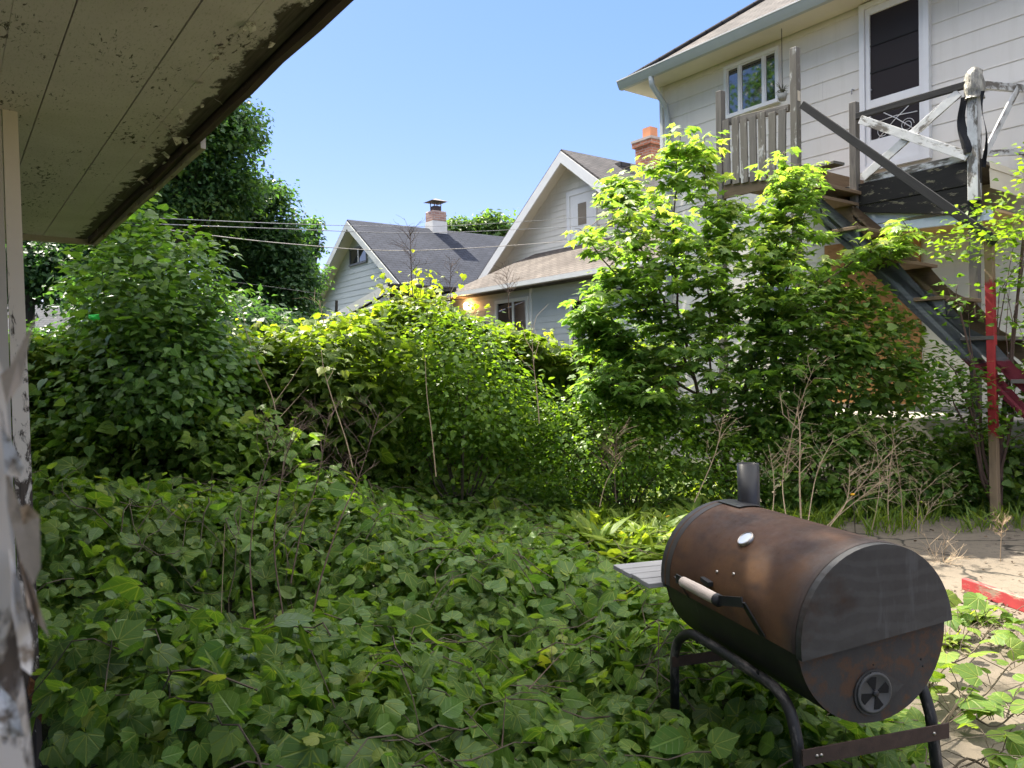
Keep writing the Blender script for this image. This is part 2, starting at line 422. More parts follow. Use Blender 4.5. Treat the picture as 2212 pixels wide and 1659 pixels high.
    # loose flakes hanging along the eave
    for _ in range(34):
        fk = MB()
        u = random.uniform(.8, 4.6); vv = fv - random.uniform(.01, .17); s = random.uniform(.012, .035); z = zs - .004
        a = random.uniform(0, 6.28); d = UU * math.cos(a) + VV * math.sin(a); e = ZZ.cross(d)
        c = W(u, vv, z); fk.poly([c - e * s * .6, c + e * s * .5, c + d * s + e * s * .3 - ZZ * s * .8, c + d * s * .9 - e * s * .4 - ZZ * s * .5])
        fk.build('curled_paint', M_flake_w, h)
old_house()

# ================================================================ white house on the right
V0 = 10.2; UC = 9.25
def frame(mb, x0, x1, z0, z1, O, A, n, w, d, sill=0):
    """rectangular frame bars butted end to end, x along A"""
    P = lambda a, z, o: O + A * a + n * o + ZZ * z
    def bar(a0, a1, b0, b1, dd=d):
        ring = [P(a0, b0, .0), P(a1, b0, .0), P(a1, b0, dd), P(a0, b0, dd)]
        mb.hexa(ring + [p + ZZ * (b1 - b0) for p in ring])
    bar(x0, x0 + w, z0 + w, z1 - w); bar(x1 - w, x1, z0 + w, z1 - w); bar(x0, x1, z1 - w, z1); bar(x0, x1, z0, z0 + w, d + sill)
def slab(mb, O, A, n, a0, a1, z0, z1, o0, o1):
    ring = [O + A * a + n * o + ZZ * z0 for a, o in ((a0, o0), (a1, o0), (a1, o1), (a0, o1))]
    return mb.hexa(ring + [p + ZZ * (z1 - z0) for p in ring])

def white_house():
    h = thing('white_house', W(2.6, V0 + 4, 0), 'white two storey house with hipped shingle roof behind the wooden stairs', 'house')
    zE = 6.46
    mb = MB(); O = W(0, V0, 0); siding(mb, O, UU, -VV, 1.0, zE, .255, lambda z: (-5.0, UC)); siding(mb, W(UC, V0, 0), VV, UU, 1.0, zE, .255, lambda z: (0, 9))
    mb.poly([W(-5, V0 + 9, 0), W(-5, V0, 0), W(-5, V0, zE), W(-5, V0 + 9, zE)]); mb.poly([W(-5, V0 + 9, 0), W(-5, V0 + 9, zE), W(UC, V0 + 9, zE), W(UC, V0 + 9, 0)])
    wall = mb.build('wall', M_siding, h, weld=False)
    MB().box(-5, UC + .03, V0 - .03, V0 + 9, -.05, 1.0).build('foundation', plain('foundation_block', (.30, .29, .27), .9, .2, 4), h)
    MB().box(UC - .02, UC + .045, V0 - .045, V0 + .02, 1.0, zE).build('corner_trim', M_white, h)
    # roof: hip rising from the eave
    oh = .5; ve = V0 - oh; ue = UC + oh; zr = zE + .1; s = .72; t = 5.0
    r = MB(); a = W(ue, ve, zr); b = W(-7, ve, zr); c = W(-7, ve + t, zr + t * s); d = W(ue - t, ve + t, zr + t * s); e = W(ue, ve + 2 * t, zr)
    r.poly([b, a, d, c]); r.poly([a, e, d]); r.poly([c, d, e, W(-7, ve + 2 * t, zr)])
    r.poly([a - ZZ * .05, b - ZZ * .05, b, a]); r.poly([e - ZZ * .05, a - ZZ * .05, a, e])
    r.build('roof', shingles('roof_grey_brown', (.070, .064, .062), (.15, .135, .125), .14), h)
    MB().tube([a + ZZ * .02, d + ZZ * .02], .05, n=6).build('hip_cap', M_roof_dark, h)
    so = MB(); so.box(-5.5, ue - .02, ve + .02, V0 - .02, zE - .02, zE); so.box(UC + .05, ue - .02, V0 - .02, V0 + 9, zE - .02, zE)
    so.build('soffit', M_soff2, h)
    g = MB()
    prof = [(0, 0), (-.07, .0), (-.10, .05), (-.13, .11), (-.13, .13), (0, .13)]
    for i in range(len(prof)):
        (v1, z1), (v2, z2) = prof[i], prof[(i + 1) % len(prof)]
        g.poly([W(-5.5, ve + v1 + .005, zE - .03 + z1), W(ue, ve + v1 + .005, zE - .03 + z1), W(ue, ve + v2 + .005, zE - .03 + z2), W(-5.5, ve + v2 + .005, zE - .03 + z2)])
    g.poly([W(ue, ve + v + .005, zE - .03 + z) for v, z in prof]); g.build('gutter', M_gutter, h)
    MB().beam(W(-5.5, ve - .13, zE + .105), W(ue, ve - .13, zE + .105), .016, .018).build('gutter_lip', M_white, h)
    # downspout with two bends
    p = [W(9.02, ve - .04, zE - .02), W(9.02, ve - .02, zE - .16), W(9.08, V0 - .12, zE - .42), W(9.08, V0 - .08, zE - .6), W(9.08, V0 - .08, 1.0)]
    MB().tube(p, .045, n=8).build('downspout', M_gutter, h)
    # triple window
    A, n = -UU, -VV
    uL = cV(1568, 168, V0).x; uR = cV(1686, 140, V0).x; zt = 6.34; zb = 5.5
    O = W(uL, V0, 0); L = uL - uR
    f = MB(); frame(f, 0, L, zb, zt, O, A, n, .055, .06, .03); win = f.build('window', M_white, h, bevel=.004)
    mu = MB(); pn = []
    ed = [.055, L * .29, L * .73, L - .055]
    for i in (1, 2): slab(mu, O, A, n, ed[i] - .02, ed[i] + .02, zb + .055, zt - .055, .0, .05)
    mu.build('mullion', M_white, win)
    for i in range(3):
        a0, a1 = ed[i] + (.02 if i else 0), ed[i + 1] - (.02 if i < 2 else 0)
        q = MB(); frame(q, a0, a1, zb + .055, zt - .055, O, A, n, .02, .036); q.build('sash', M_white, win)
        q = MB(); slab(q, O, A, n, a0 + .02, a1 - .02, zb + .075, zt - .075, .017, .024); q.build('pane', M_glass, win)
    # storm door
    uL = cV(1862, 60, V0).x; uR = cV(2012, 20, V0).x; zb = 4.16; zt = 6.42; O = W(uL, V0, 0); L = uL - uR
    f = MB(); frame(f, 0, L, zb, zt, O, A, n, .07, .085); dr = f.build('door', M_white, h, bevel=.004)
    lf = MB(); w = .06; a0, a1 = .073, L - .073; z0, z1 = zb + .073, zt - .073
    zm = 5.05
    for zz in ((z0, z0 + .34), (zm - .05, zm + .06), (z1 - .09, z1)): slab(lf, O, A, n, a0 + w, a1 - w, zz[0], zz[1], .02, .056)
    slab(lf, O, A, n, a0, a0 + w, z0, z1, .02, .056); slab(lf, O, A, n, a1 - w, a1, z0, z1, .02, .056)
    lf.build('door_leaf', M_white, dr, bevel=.004)
    q = MB(); slab(q, O, A, n, a0 + w, a1 - w, zm + .06, z1 - .09, .02, .03); q.build('upper_pane', M_glass_d, dr)
    q = MB(); slab(q, O, A, n, a0 + w, a1 - w, z0 + .34, zm - .05, .02, .03); q.build('lower_pane', M_glass_d, dr)
    for k in (1, 2):
        br = MB(); slab(br, O, A, n, a0 + w, a1 - w, zm + .06 + k * .36, zm + .078 + k * .36, .031, .042)
        br.build('glazing_bar', M_darkrail, dr)
    sc = MB(); P = lambda a, z: O + A * a + n * .038 + ZZ * z
    for cx in (.30, .62):
        pts = [P(cx + .09 * math.cos(th) * (1 - th / 16), 4.66 + .09 * math.sin(th) * (1 - th / 16)) for th in np.linspace(0, 9.5, 26)]
        sc.tube(pts, .004, n=4)
    for q in (((.2, 4.55), (.75, 4.98)), ((.2, 4.98), (.75, 4.55)), ((.2, 4.8), (.75, 4.8))): sc.tube([P(*q[0]), P((q[0][0] + q[1][0]) / 2, (q[0][1] + q[1][1]) / 2 + .02), P(*q[1])], .006, n=4)
    sc.build('scroll_grille', M_white, dr)
    MB().tube([P(.12, 5.18), P(.12, 5.24), P(.15, 5.26)], .012, n=6).build('handle', plain('handle_metal', (.4, .4, .4), .3, metal=1), dr)
    # boarded ground floor door, low window beside it
    a = cV(1786, 640, V0).x; b = cV(1992, 640, V0).x; O = W(a, V0, 0)
    q = MB(); slab(q, O, A, n, 0, a - b, 1.02, 3.25, .02, .05); q.build('boarded_door', M_osb, h)
    a = cV(1640, 640, V0).x; O = W(a, V0, 0)
    f = MB(); frame(f, 0, .62, 2.0, 3.2, O, A, n, .06, .06, .03); w2 = f.build('window', M_white, h)
    q = MB(); slab(q, O, A, n, .06, .56, 2.06, 3.14, .017, .024); q.build('pane', M_glass, w2)
    # flat fascia boxes of the canopy over the door below
    M_blue = plain('pale_blue_metal', (.50, .56, .62), .4, .06, 3)
    M_soffw = plain('canopy_soffit_timber', (.46, .31, .14), .7, .2, 5)
    e = 9.07
    q = MB(); off = VV * .03
    q.prism([atV(x, y, e) for x, y in ((1868, 452), (1994, 428), (1994, 464), (1868, 488))], off); cp = q.build('door_canopy', M_blue, h)
    q = MB(); q.prism([atV(x, y, e - .012) for x, y in ((1868, 489), (2140, 452), (2140, 474), (1868, 507))], VV * .06); q.build('canopy_edge', M_blue, cp)
    z0 = cV(2000, 480, e).z; u2 = cV(2140, 450, e).x; a = cV(1868, 470, e)
    MB().box(u2, a.x, e + .055, V0 - .02, z0 + .02, z0 + .05).build('canopy_soffit', M_soffw, cp)
    # enclosed box under the end of the deck, cream boards
    ub = cV(2134, 400, 9.0).x; mb = MB()
    siding(mb, W(ub, 9.03, 0), VV, -UU, z0 + .25, 3.70, .21, lambda z: (0, V0 - 9.03))
    mb.build('side_panel', M_siding_c, h, weld=False)
    # small vent on the roof
    q = cV(1735, 4, 11.2); MB().beam(W(q.x, 11.15, q.z - .2), W(q.x, 11.15, q.z + .5), .12, .12).build('roof_vent', M_white, h)
    # hooks and nails
    q = cV(2135 / 2212 * 2212 - 0, 230, V0)
    x, y = (1500 + 1325 * .4792) * .864, 470 * .4792 * .864
    q = atV(x, y, V0 - .01); MB().tube([q, q - VV * .05, q - VV * .06 - ZZ * .07], .008, n=5).build('wall_hook', plain('hook_metal', (.25, .25, .27), .4), h)
white_house()

def stoop():
    MB().box(2.4, 6.6, 8.9, V0 - .032, -.03, .95)
    o = MB().box(3.0, 6.6, 8.95, V0 - .034, -.03, .93).build('concrete_stoop', plain('old_concrete', (.34, .32, .28), .9, .25, 4, .4, dirt=(.16, .15, .12)), None, .01, loc=W(4.8, 9.5, 0))
    tag(o, 'grey concrete stoop under the stairs at the boarded door', 'stoop')
stoop()

# ================================================================ the wooden stair and landing
def stairs():
    Vs = 8.2; Vi = 9.0
    st = thing('wooden_stairs', W(4.2, 8.6, 0), 'rotting grey wooden stairs and landing on posts against the white house', 'stairs', None)
    def post(x, ytop, v, zb, mat, w=.09, lean=0., name='post'):
        t = atV(x, ytop, v); u = uvz(t).x
        b = W(u + lean, v, zb); m = MB(); m.beam(b, t, w, w, up=VV); return m.build(name, mat, st, .004), u, t.z
    z_land = 3.93; z_deck = 3.73
    p1, u1, _ = post(1556, 198, Vs, 0, M_gray); p2, u2, _ = post(1717, 104, Vs, 0, M_gray_p)
    p3, u3, z3 = post(1845, 222, Vi, 3.3, M_gray)
    p4, u4, z4 = post(2104, 172, Vi, 3.3, M_white_p, .105)
    tp = atV(2137, 522, Vs); ur = uvz(tp).x
    MB().beam(W(ur - .04, Vs, 0), tp, .072, .072, up=VV).build('newel_post', M_red, st, .004)
    # steel hinge plate on the second post
    x, y = (1500 + 1048 * .4792) * .864, 497 * .4792 * .864
    q = uvz(atV(x, y, Vs)); m = MB(); m.box(u2 - .049, u2 - .0455, Vs - .03, Vs + .03, q.z - .06, q.z + .06); m.build('hinge_plate', plain('plate', (.5, .43, .33), .5), st)
    # balustrade of the landing
    a, b = atV(1562, 266, Vs), atV(1705, 233, Vs); MB().beam(a, b, .04, .085).build('rail', M_gray, st, .003)
    c, d = atV(1566, 396, Vs), atV(1705, 380, Vs); MB().beam(c, d, .04, .085).build('rail', M_gray, st, .003)
    nb = 7
    for i in range(nb):
        f = (i + .55) / (nb + .1); pt, pb = a.lerp(b, f), c.lerp(d, f)
        m = MB(); m.beam(pb - VV * .04 - ZZ * .03, pt - VV * .04 + ZZ * random.uniform(-.02, .03) + UU * random.uniform(-.012, .012), .10, .022, up=VV)
        m.build('baluster', M_gray_p if i % 3 else M_gray, st, .002)
    # landing and deck
    m = MB()
    for k in range(14): m.box(u2 - .04, u1 + .03, Vs - .02 + k * .142, Vs + .115 + k * .142, z_land - .035, z_land)
    m.build('landing_floor', M_brown, st)
    m = MB(); m.box(u2 - .01, u1, Vs - .022, Vs + .02, z_land - .2, z_land - .037); m.box(u2 - .05, u2 - .011, Vs - .022, V0 - .03, z_land - .17, z_land - .037); m.build('landing_joist', M_brown, st)
    m = MB(); ud0 = u4 - .06
    for k in range(9): m.box(ud0, u2 - .06, Vi + .045 + k * .128, Vi + .168 + k * .128, z_deck - .035, z_deck)
    m.build('deck_floor', M_gray, st)
    m = MB(); m.box(ud0, u2 - .1, Vi, Vi + .04, z_deck - .25, z_deck + .012); m.prism([W(ud0 + .01, Vi + .008, z_deck - .256), W(u2 - .1, Vi + .008, z_deck - .256), W(u2 - .1, Vi + .008, cV(1868, 448, Vi).z), W(ud0 + .01, Vi + .008, cV(2130, 462, Vi).z)], VV * .037); m.build('rim_board', M_black, st, .004)
    m = MB(); m.box(ud0 + .02, u3 - .1, Vi + .02, Vi + .05, z_deck + .02, z_deck + .10); m.build('toe_board', M_white_p, st, .003)
    # cross braces and rails of the deck
    MB().beam(atV(1850, 252, Vi - .02), atV(2092, 182, Vi - .02), .05, .075).build('rail', M_darkrail, st, .003)
    MB().beam(atV(1858, 258, Vi - .055), atV(2092, 338, Vi - .055), .022, .10).build('brace', M_white_p, st, .003)
    MB().beam(atV(2072, 200, Vi - .03), atV(1864, 384, Vi - .03), .022, .10).build('brace', M_white_p, st, .003)
    MB().beam(atU(2112, 183, u4 - .04), W(u4 - .04, V0 - .05, 4.72), .05, .085).build('rail', M_white_p, st, .003)
    m = MB(); m.beam(atU(2128, 332, u4 - .06), atU(2198, 192, u4 - .06), .022, .09); m.build('brace', M_white_p, st, .003)
    MB().beam(atU(2130, 332, u4 - .04), atU(2240, 326, u4 - .04), .05, .07).build('rail', M_white_p, st, .003)
    # handrail running down
    MB().beam(atV(1733, 226, Vs - .07), atV(2152, 522, Vs - .07), .045, .085).build('handrail', M_darkrail, st, .003)
    # stringers
    e0, e1 = cV(1930, 601, Vs), cV(2190, 866, Vs); sl = (e1.z - e0.z) / (e1.x - e0.x); zb = lambda u: e0.z + sl * (u - e0.x)
    tr = [cV(x, y, Vs) for x, y in ((2079, 728), (1980, 646), (1887, 567))]
    du = (tr[2].x - tr[0].x) / 2; dz = (tr[2].z - tr[0].z) / 2
    us = [tr[0].x + du * k for k in range(-4, 5)]; zs = [tr[0].z + dz * k for k in range(-4, 5)]
    for v, mt in ((Vs, M_redstr), (Vi - .1, M_brown)):
        top = []
        for u, z in zip(us, zs):
            if z < .1 or z > z_land - .2: continue
            top += [(u, z - .04), (u - .27, z - .04), (u - .275, z - .2)]
        top = top[::-1]
        lo = [(u2 + .05, zb(u2 + .05)), (-.02 / sl + e0.x - e0.z / sl, 0)]
        pg = [(u2 + .05, z_land - .2)] + lo + top[:]
        # lower edge left to right, then the notched upper edge back up
        pts = [W(u, v, z) for u, z in ([(u2 + .05, z_land - .21), (u2 + .05, max(zb(u2 + .05), 0)), (e0.x - e0.z / sl, .0)] + top)]
        m = MB(); m.prism(pts, VV * .045); m.build('stringer', mt, st)
    for u, z in zip(us, zs):
        if z < .1: continue
        if z > z_land - .1: continue
        m = MB(); w = .30; dr = random.uniform(-.012, .012)
        m.box(u - w, u + .01, Vs - .04, Vi + .02, z - .038 + dr * .3, z + dr * .3)
        m.build('tread', M_brown if z > 1.9 else M_gray, st, .003)
    m = MB(); m.box(u2 - .36, u2 - .06, Vs + .02, Vi + .0, z_land - .32, z_land - .28); m.build('tread', M_brown, st, .003)
    # inner posts that carry the deck
    for x in (2107,):
        u = cV(x, 700, Vi + .1).x; MB().beam(W(u, Vi + .1, 0), W(u, Vi + .1, z_deck - .3), .09, .09, up=VV).build('post', M_gray, st, .004)
    # ---- things that lie or hang on it
    q = uvz(atV(1800, 386, 8.5)); m = MB(); m.beam(W(u2 - .30, 8.62, z_land + .022), W(u2 + .45, 8.70, z_land + .022), .2, .035)
    tag(m.build('loose_plank', M_gray, None, .003, loc=W(u2, 8.65, z_land)), 'loose dark plank lying on the stair landing', 'plank')
    # torn plastic bag tied over the corner post
    t = T('black_plastic'); n = t.noise(t.coord('Object', (8, 8, 2)), 3, 5); bl = t.fin((.006, .006, .007), .55, n, .7, .02, spec=.25)
    t = T('dusty_plastic'); n = t.noise(t.coord('Object', (10, 10, 3)), 3, 5); bg = t.fin(t.ramp(n, [(.35, (.10, .095, .085)), (.65, (.36, .34, .28))]), .35, n, .9, .03)
    top = atV(2104, 146, Vi); bag = thing('plastic_bag', top - ZZ * .3, 'torn black plastic bag wrapped over a white deck post', 'bag')
    pr = []
    vs = []; fs = []; nr, nn = 9, 18
    for i in range(nr):
        f = i / (nr - 1); z = top.z - f * .34; r0 = [.03, .075, .088, .092, .098, .10, .105, .085, .11][i]
        for k in range(nn):
            a = k / nn * 6.283; r = r0 * (1 + .13 * math.sin(a * 5 + i) + random.uniform(-.06, .06)); sq = .85 + .15 * abs(math.cos(2 * a))
            vs.append(Vector((top.x, top.y, z)) + (UU * math.cos(a) + VV * math.sin(a)) * r * sq)
    for i in range(nr - 1):
        for k in range(nn): j = (k + 1) % nn; fs.append((i * nn + k, i * nn + j, (i + 1) * nn + j, (i + 1) * nn + k))
    np_mesh('bag_cap', [tuple(v) for v in vs], fs, bg, bag, smooth=True)
    for (off, x0, ln, w) in ((-.10, 2082, .62, .05), (.085, 2126, .80, .018)):
        m = MB(); cu = uvz(atV(x0, 200, Vi - .06)); prev = None
        for i in range(13):
            f = i / 12; z = top.z - .30 - f * ln; ww = w * (1 + .35 * math.sin(f * 5 + off * 30)) * (1 - .25 * f); sh = .025 * math.sin(f * 6 + off * 9)
            row = [W(cu.x + s * ww + sh, Vi - .065 - .03 * math.sin(f * 4 + s * 2 + off * 20), z) for s in (-1, -.4, .3, 1)]
            if prev:
                for j in range(3): m.poly([prev[j], prev[j + 1], row[j + 1], row[j]], None, True)
            prev = row
        o = m.build('hanging_strip', bl, bag)
    # small wind chime style hanger in front of the window
    hg = thing('hanging_planter', atV(1690, 200, 9.85), 'small hanging planter on a chain in front of the upstairs window', 'planter')
    p = atV(1690, 205, 9.85); tp = W(uvz(p).x, 9.85, 6.42)
    MB().tube([tp, p + ZZ * .1], .006, n=4).build('chain', M_darkrail, hg)
    MB().lathe(p - ZZ * .08, ZZ, [(0, .01), (0, .05), (.09, .075), (.085, .06), (.02, .04)], 12).build('pot', plain('pot_grey', (.25, .25, .22), .6), hg)
    m = MB()
    for _ in range(26):
        a = random.uniform(0, 6.28); q = p + ZZ * .02; e = q + (UU * math.cos(a) + VV * math.sin(a)) * random.uniform(.05, .13) + ZZ * random.uniform(-.02, .18)
        m.tube([q, q.lerp(e, .5) + ZZ * .03, e], .006, .003, n=3)
    m.build('dry_plant', plain('dry_plant', (.12, .12, .07), .8), hg)
stairs()
# ================================================================ ground
def ground():
    t = T('soil'); c = t.coord('Object'); n = t.noise(c, 1.5, 6); n2 = t.noise(c, 22, 6, .7)
    col = t.mix(n2, t.ramp(n, [(.35, (.022, .020, .011)), (.7, (.05, .042, .026))]), (.030, .045, .014))
    m = t.fin(col, .95, n2, .8, .04)
    o = np_mesh('ground', [(-400, -400, 0), (400, -400, 0), (400, 900, 0), (-400, 900, 0)], [(0, 1, 2, 3)], m); o['kind'] = 'structure'
    t = T('concrete'); c = t.coord('Object'); n = t.noise(c, .9, 6, .6); n2 = t.noise(c, 14, 7, .72); n3 = t.noise(c, 160, 3)
    col = t.ramp(n, [(.3, (.102, .082, .060)), (.7, (.155, .128, .096))])
    col = t.mix(t.step(n2, .52, .72), col, (.052, .044, .034)); col = t.mix(t.math('MULTIPLY', n3, .3), col, (.165, .142, .112))
    col = t.mix(t.step(t.noise(c, 2.2, 8, .75), .58, .63), col, (.045, .037, .027))
    vo = t.n('TexVoronoi', {'Vector': t.n('VectorMath', {0: c, 1: t.n('TexNoise', {'Vector': c, 'Scale': 1.5, 'Detail': 4.}).outputs[1]}, operation='ADD').outputs[0], 'Scale': .55}, feature='DISTANCE_TO_EDGE').outputs[0]
    col = t.mix(t.math('SUBTRACT', 1., t.step(vo, .004, .014)), col, (.025, .022, .016))
    m = t.fin(col, .92, t.math('ADD', n2, t.math('MULTIPLY', n3, .5)), .5, .012)
    mb = MB(); hs = [(.95, -8), (.95, -.7), (2.0, -.3), (2.6, 1.4), (5.3, 4.6), (5.6, 5.9), (8.85, 5.9), (8.85, -8)]
    mb.prism([W(u, v, .012) for v, u in hs][::-1], ZZ * -.06)
    o = mb.build('concrete_pad', m, None, 0); o['kind'] = 'structure'
    return m
M_conc = ground()

# ================================================================ houses behind the hedge
def gable_roof(mb, ul, ur, uc, ze_l, ze_r, zr, v0, v1, th=.12):
    A, B, C = (ul, ze_l), (uc, zr), (ur, ze_r)
    for (p, q) in ((A, B), (B, C)):
        a0, a1 = W(p[0], v0, p[1]), W(q[0], v0, q[1]); d = VV * (v1 - v0); dn = ZZ * -th
        mb.poly([a0, a1, a1 + d, a0 + d]); mb.poly([a0 + dn, a0 + dn + d, a1 + dn + d, a1 + dn])
        mb.poly([a0, a0 + dn, a1 + dn, a1]); mb.poly([a0 + d, a1 + d, a1 + d + dn, a0 + d + dn])
    for p in (A, C):
        a = W(p[0], v0, p[1]); mb.poly([a, a + VV * (v1 - v0), a + VV * (v1 - v0) - ZZ * th, a - ZZ * th])

def middle_house():
    h = thing('bungalow', W(16, 16, 0), 'pale bungalow with a tall white gable and brown porch roof behind the maple', 'house')
    Vg = 13.6; ap = cV(1212, 322, Vg - .45); uc, zr = ap.x, ap.z
    lf = cV(1040, 588, Vg - .45); s = (zr - lf.z) / (lf.x - uc); hw = 4.5; ze = zr - s * hw
    r = MB(); gable_roof(r, uc + hw, uc - hw, uc, ze, ze, zr, Vg - .45, Vg + 9.5)
    roof = r.build('roof', shingles('roof_slate_brown', (.055, .053, .055), (.105, .095, .095), .14), h)
    # barge boards
    b = MB()
    for sg in (1, -1):
        p0 = W(uc, Vg - .48, zr - .06); p1 = W(uc + sg * (hw - .02), Vg - .48, ze - .06)
        o = ZZ * -.30
        b.prism([p0, p1, p1 + o, p0 + o], VV * .045)
    b.build('barge_board', M_white, h)
    so = MB()
    for sg in (1, -1):
        p0 = W(uc, Vg - .42, zr - .14); p1 = W(uc + sg * hw, Vg - .42, ze - .14); so.prism([p0, p1, p1 - ZZ * .015, p0 - ZZ * .015], VV * .42)
    so.build('rake_soffit', M_soff2, h)
    w = MB(); lim = lambda z: (-(hw - .35) + max(0, (z - ze + .15) / s - .35), (hw - .35) - max(0, (z - ze + .15) / s - .35))
    siding(w, W(uc, Vg, 0), UU, -VV, 3.0, zr - .15, .16, lim, .014)
    w.poly([W(uc - hw + .35, Vg, 0), W(uc + hw - .35, Vg, 0), W(uc + hw - .35, Vg, 3), W(uc - hw + .35, Vg, 3)])
    for sg in (1, -1): w.poly([W(uc + sg * (hw - .35), Vg, 0), W(uc + sg * (hw - .35), Vg + 9, 0), W(uc + sg * (hw - .35), Vg + 9, ze + .1), W(uc + sg * (hw - .35), Vg, ze + .1)])
    w.build('gable_wall', M_siding, h, weld=False)
    # narrow attic window with louvre
    a, b_ = cV(1226, 415, Vg), cV(1292, 520, Vg); O = W(a.x, Vg, 0); L = a.x - b_.x; zt = cV(1255, 408, Vg).z
    f = MB(); frame(f, 0, L, zt - 2.0, zt, O, -UU, -VV, .13, .05); at = f.build('window', M_white, h)
    q = MB(); slab(q, O, -UU, -VV, .13, L - .13, zt - 1.87, zt - .13, .016, .03); q.build('panel', M_white, at)
    q = MB(); slab(q, O, -UU, -VV, L * .38, L * .66, zt - .95, zt - .38, .031, .036); q.build('louvre', plain('louvre', (.20, .17, .13), .7), at)
    # low porch in front
    Ve = 11.5; Vw = 11.95; e0, e1 = cV(945, 632, Ve), cV(1260, 601, Ve); zE = (e0.z + e1.z) / 2; uL = e0.x; uR = uc - 6.5
    zT = cV(1250, 520, Vg).z - .1; r = MB()
    tl = W(uL - 1.9, Vg, zT)
    r.poly([W(uR, Ve, zE), W(uL, Ve, zE), tl, W(uR, Vg, zT)]); r.poly([W(uL, Ve, zE), W(uL, Vg + 1.5, zE), tl]); 
    r.poly([W(uR, Ve, zE - .1), W(uL, Ve, zE - .1), W(uL, Ve, zE), W(uR, Ve, zE)])
    r.poly([W(uR, Ve, zE - .1), W(uR, Vw, zE - .1), W(uL, Vw, zE - .1), W(uL, Ve, zE - .1)][::-1])
    r.poly([W(uL, Ve, zE - .1), W(uL, Vg + 1.5, zE - .1), W(uL, Vg + 1.5, zE), W(uL, Ve, zE)])
    r.build('porch_roof', shingles('roof_tan', (.085, .073, .066), (.145, .127, .113), .14, 1.), h)
    MB().beam(W(uR, Ve - .06, zE - .03), W(uL, Ve - .06, zE - .03), .10, .11).build('gutter', M_white, h)
    uW = cV(1066, 660, Vw).x; uP = cV(985, 660, Vw).x + .6
    w = MB(); siding(w, W(0, Vw, 0), UU, -VV, .4, zE - .1, .155, lambda z: (uR, uP), .013)
    w.poly([W(uP, Vw, 0), W(uP, Vw + 1.6, 0), W(uP, Vw + 1.6, zE - .1), W(uP, Vw, zE - .1)])
    w.build('porch_wall', plain('grey_siding', (.44, .47, .47), .5, .06, 2), h, weld=False)
    u5 = cV(1148, 660, Vw).x; MB().box(u5 - .05, u5 + .05, Vw - .035, Vw - .012, .4, zE - .1).build('corner_trim', M_white, h)
    for (x0, x1, y0, y1) in ((1072, 1144, 640, 722), (1232, 1300, 634, 740)):
        a, b_ = cV(x0, 660, Vw), cV(x1, 660, Vw); O = W(a.x, Vw, 0); L = a.x - b_.x; zt = cV(x1, y0, Vw).z; zb = cV(x1, y1, Vw).z - .2
        f = MB(); frame(f, 0, L, zb, zt, O, -UU, -VV, .09, .06, .04); wn = f.build('window', M_white, h)
        q = MB(); slab(q, O, -UU, -VV, .09, L - .09, zb + .09, zt - .09, .016, .022); q.build('pane', M_glass, wn)
        q = MB(); slab(q, O, -UU, -VV, L * .52, L * .52 + .07, zb + .09, zt - .09, .023, .045); q.build('mullion', M_white, wn)
    # lit porch lamp at the left end of the wall
    lp = atV(1007, 661, Vw - .12)
    t = T('lamp_glow'); t.set(t.b.inputs['Emission Color'], (1, .62, .28)); t.b.inputs['Emission Strength'].default_value = 4; lm = t.fin((1, .8, .5), .4)
    lamp = thing('porch_lamp', lp, 'small lit porch lamp glowing orange on the bungalow wall', 'lamp')
    MB().lathe(lp - ZZ * .10, ZZ, [(0, .0), (.0, .05), (.06, .075), (.14, .075), (.2, .04), (.2, 0)], 12).build('globe', lm, lamp)
    MB().beam(lp - ZZ * .02, lp + VV * .12, .03, .05).build('bracket', M_black, lamp)
    l = bpy.data.lights.new('porch_light', 'POINT'); l.energy = 2.2; l.color = (1, .45, .12); l.shadow_soft_size = .06
    lo = bpy.data.objects.new('porch_light', l); COL.objects.link(lo); lo.location = lp - VV * .10 + ZZ * .05; lo.parent = lamp; lo.location = Vector(lo.location) - Vector(lamp.location)
    # brick chimney on the ridge
    t = T('chimney_brick'); uv = t.coord('UV'); b = t.n('TexBrick', {'Vector': uv, 'Color1': (.36, .12, .06, 1), 'Color2': (.50, .20, .11, 1), 'Mortar': (.42, .36, .30, 1), 'Scale': 1., 'Mortar Size': .008, 'Brick Width': .22, 'Row Height': .075})
    mbk = t.fin(b.outputs[0], .9, b.outputs[1], .4, .005)
    c0 = cU(1405, 350, uc); u, v = c0.x, c0.y
    zt = cU(1400, 308, uc).z; m = MB(); m.box(u - .30, u + .30, v - .30, v + .30, zr - .7, zt - .14)
    m.box(u - .37, u + .37, v - .37, v + .37, zt - .14, zt); ch = m.build('chimney', mbk, h)
    m = MB(); m.box(u - .39, u + .39, v - .39, v + .39, zt + .001, zt + .07); m.build('chimney_cap', plain('cap_stone', (.45, .38, .33), .9), ch)
    m = MB(); m.box(u - .15, u + .15, v - .15, v + .15, zt + .072, zt + .42); m.build('flue', plain('flue_clay', (.55, .24, .12), .8, .1, 8), ch)
    # vent pipe boxes on the far roof slope
    m = MB(); q = cU(1345, 352, uc - .4); m.box(q.x - .12, q.x + .14, q.y - .2, q.y + .2, q.z - .3, q.z - .02); m.build('roof_vent', M_roof_dark, h)
middle_house()

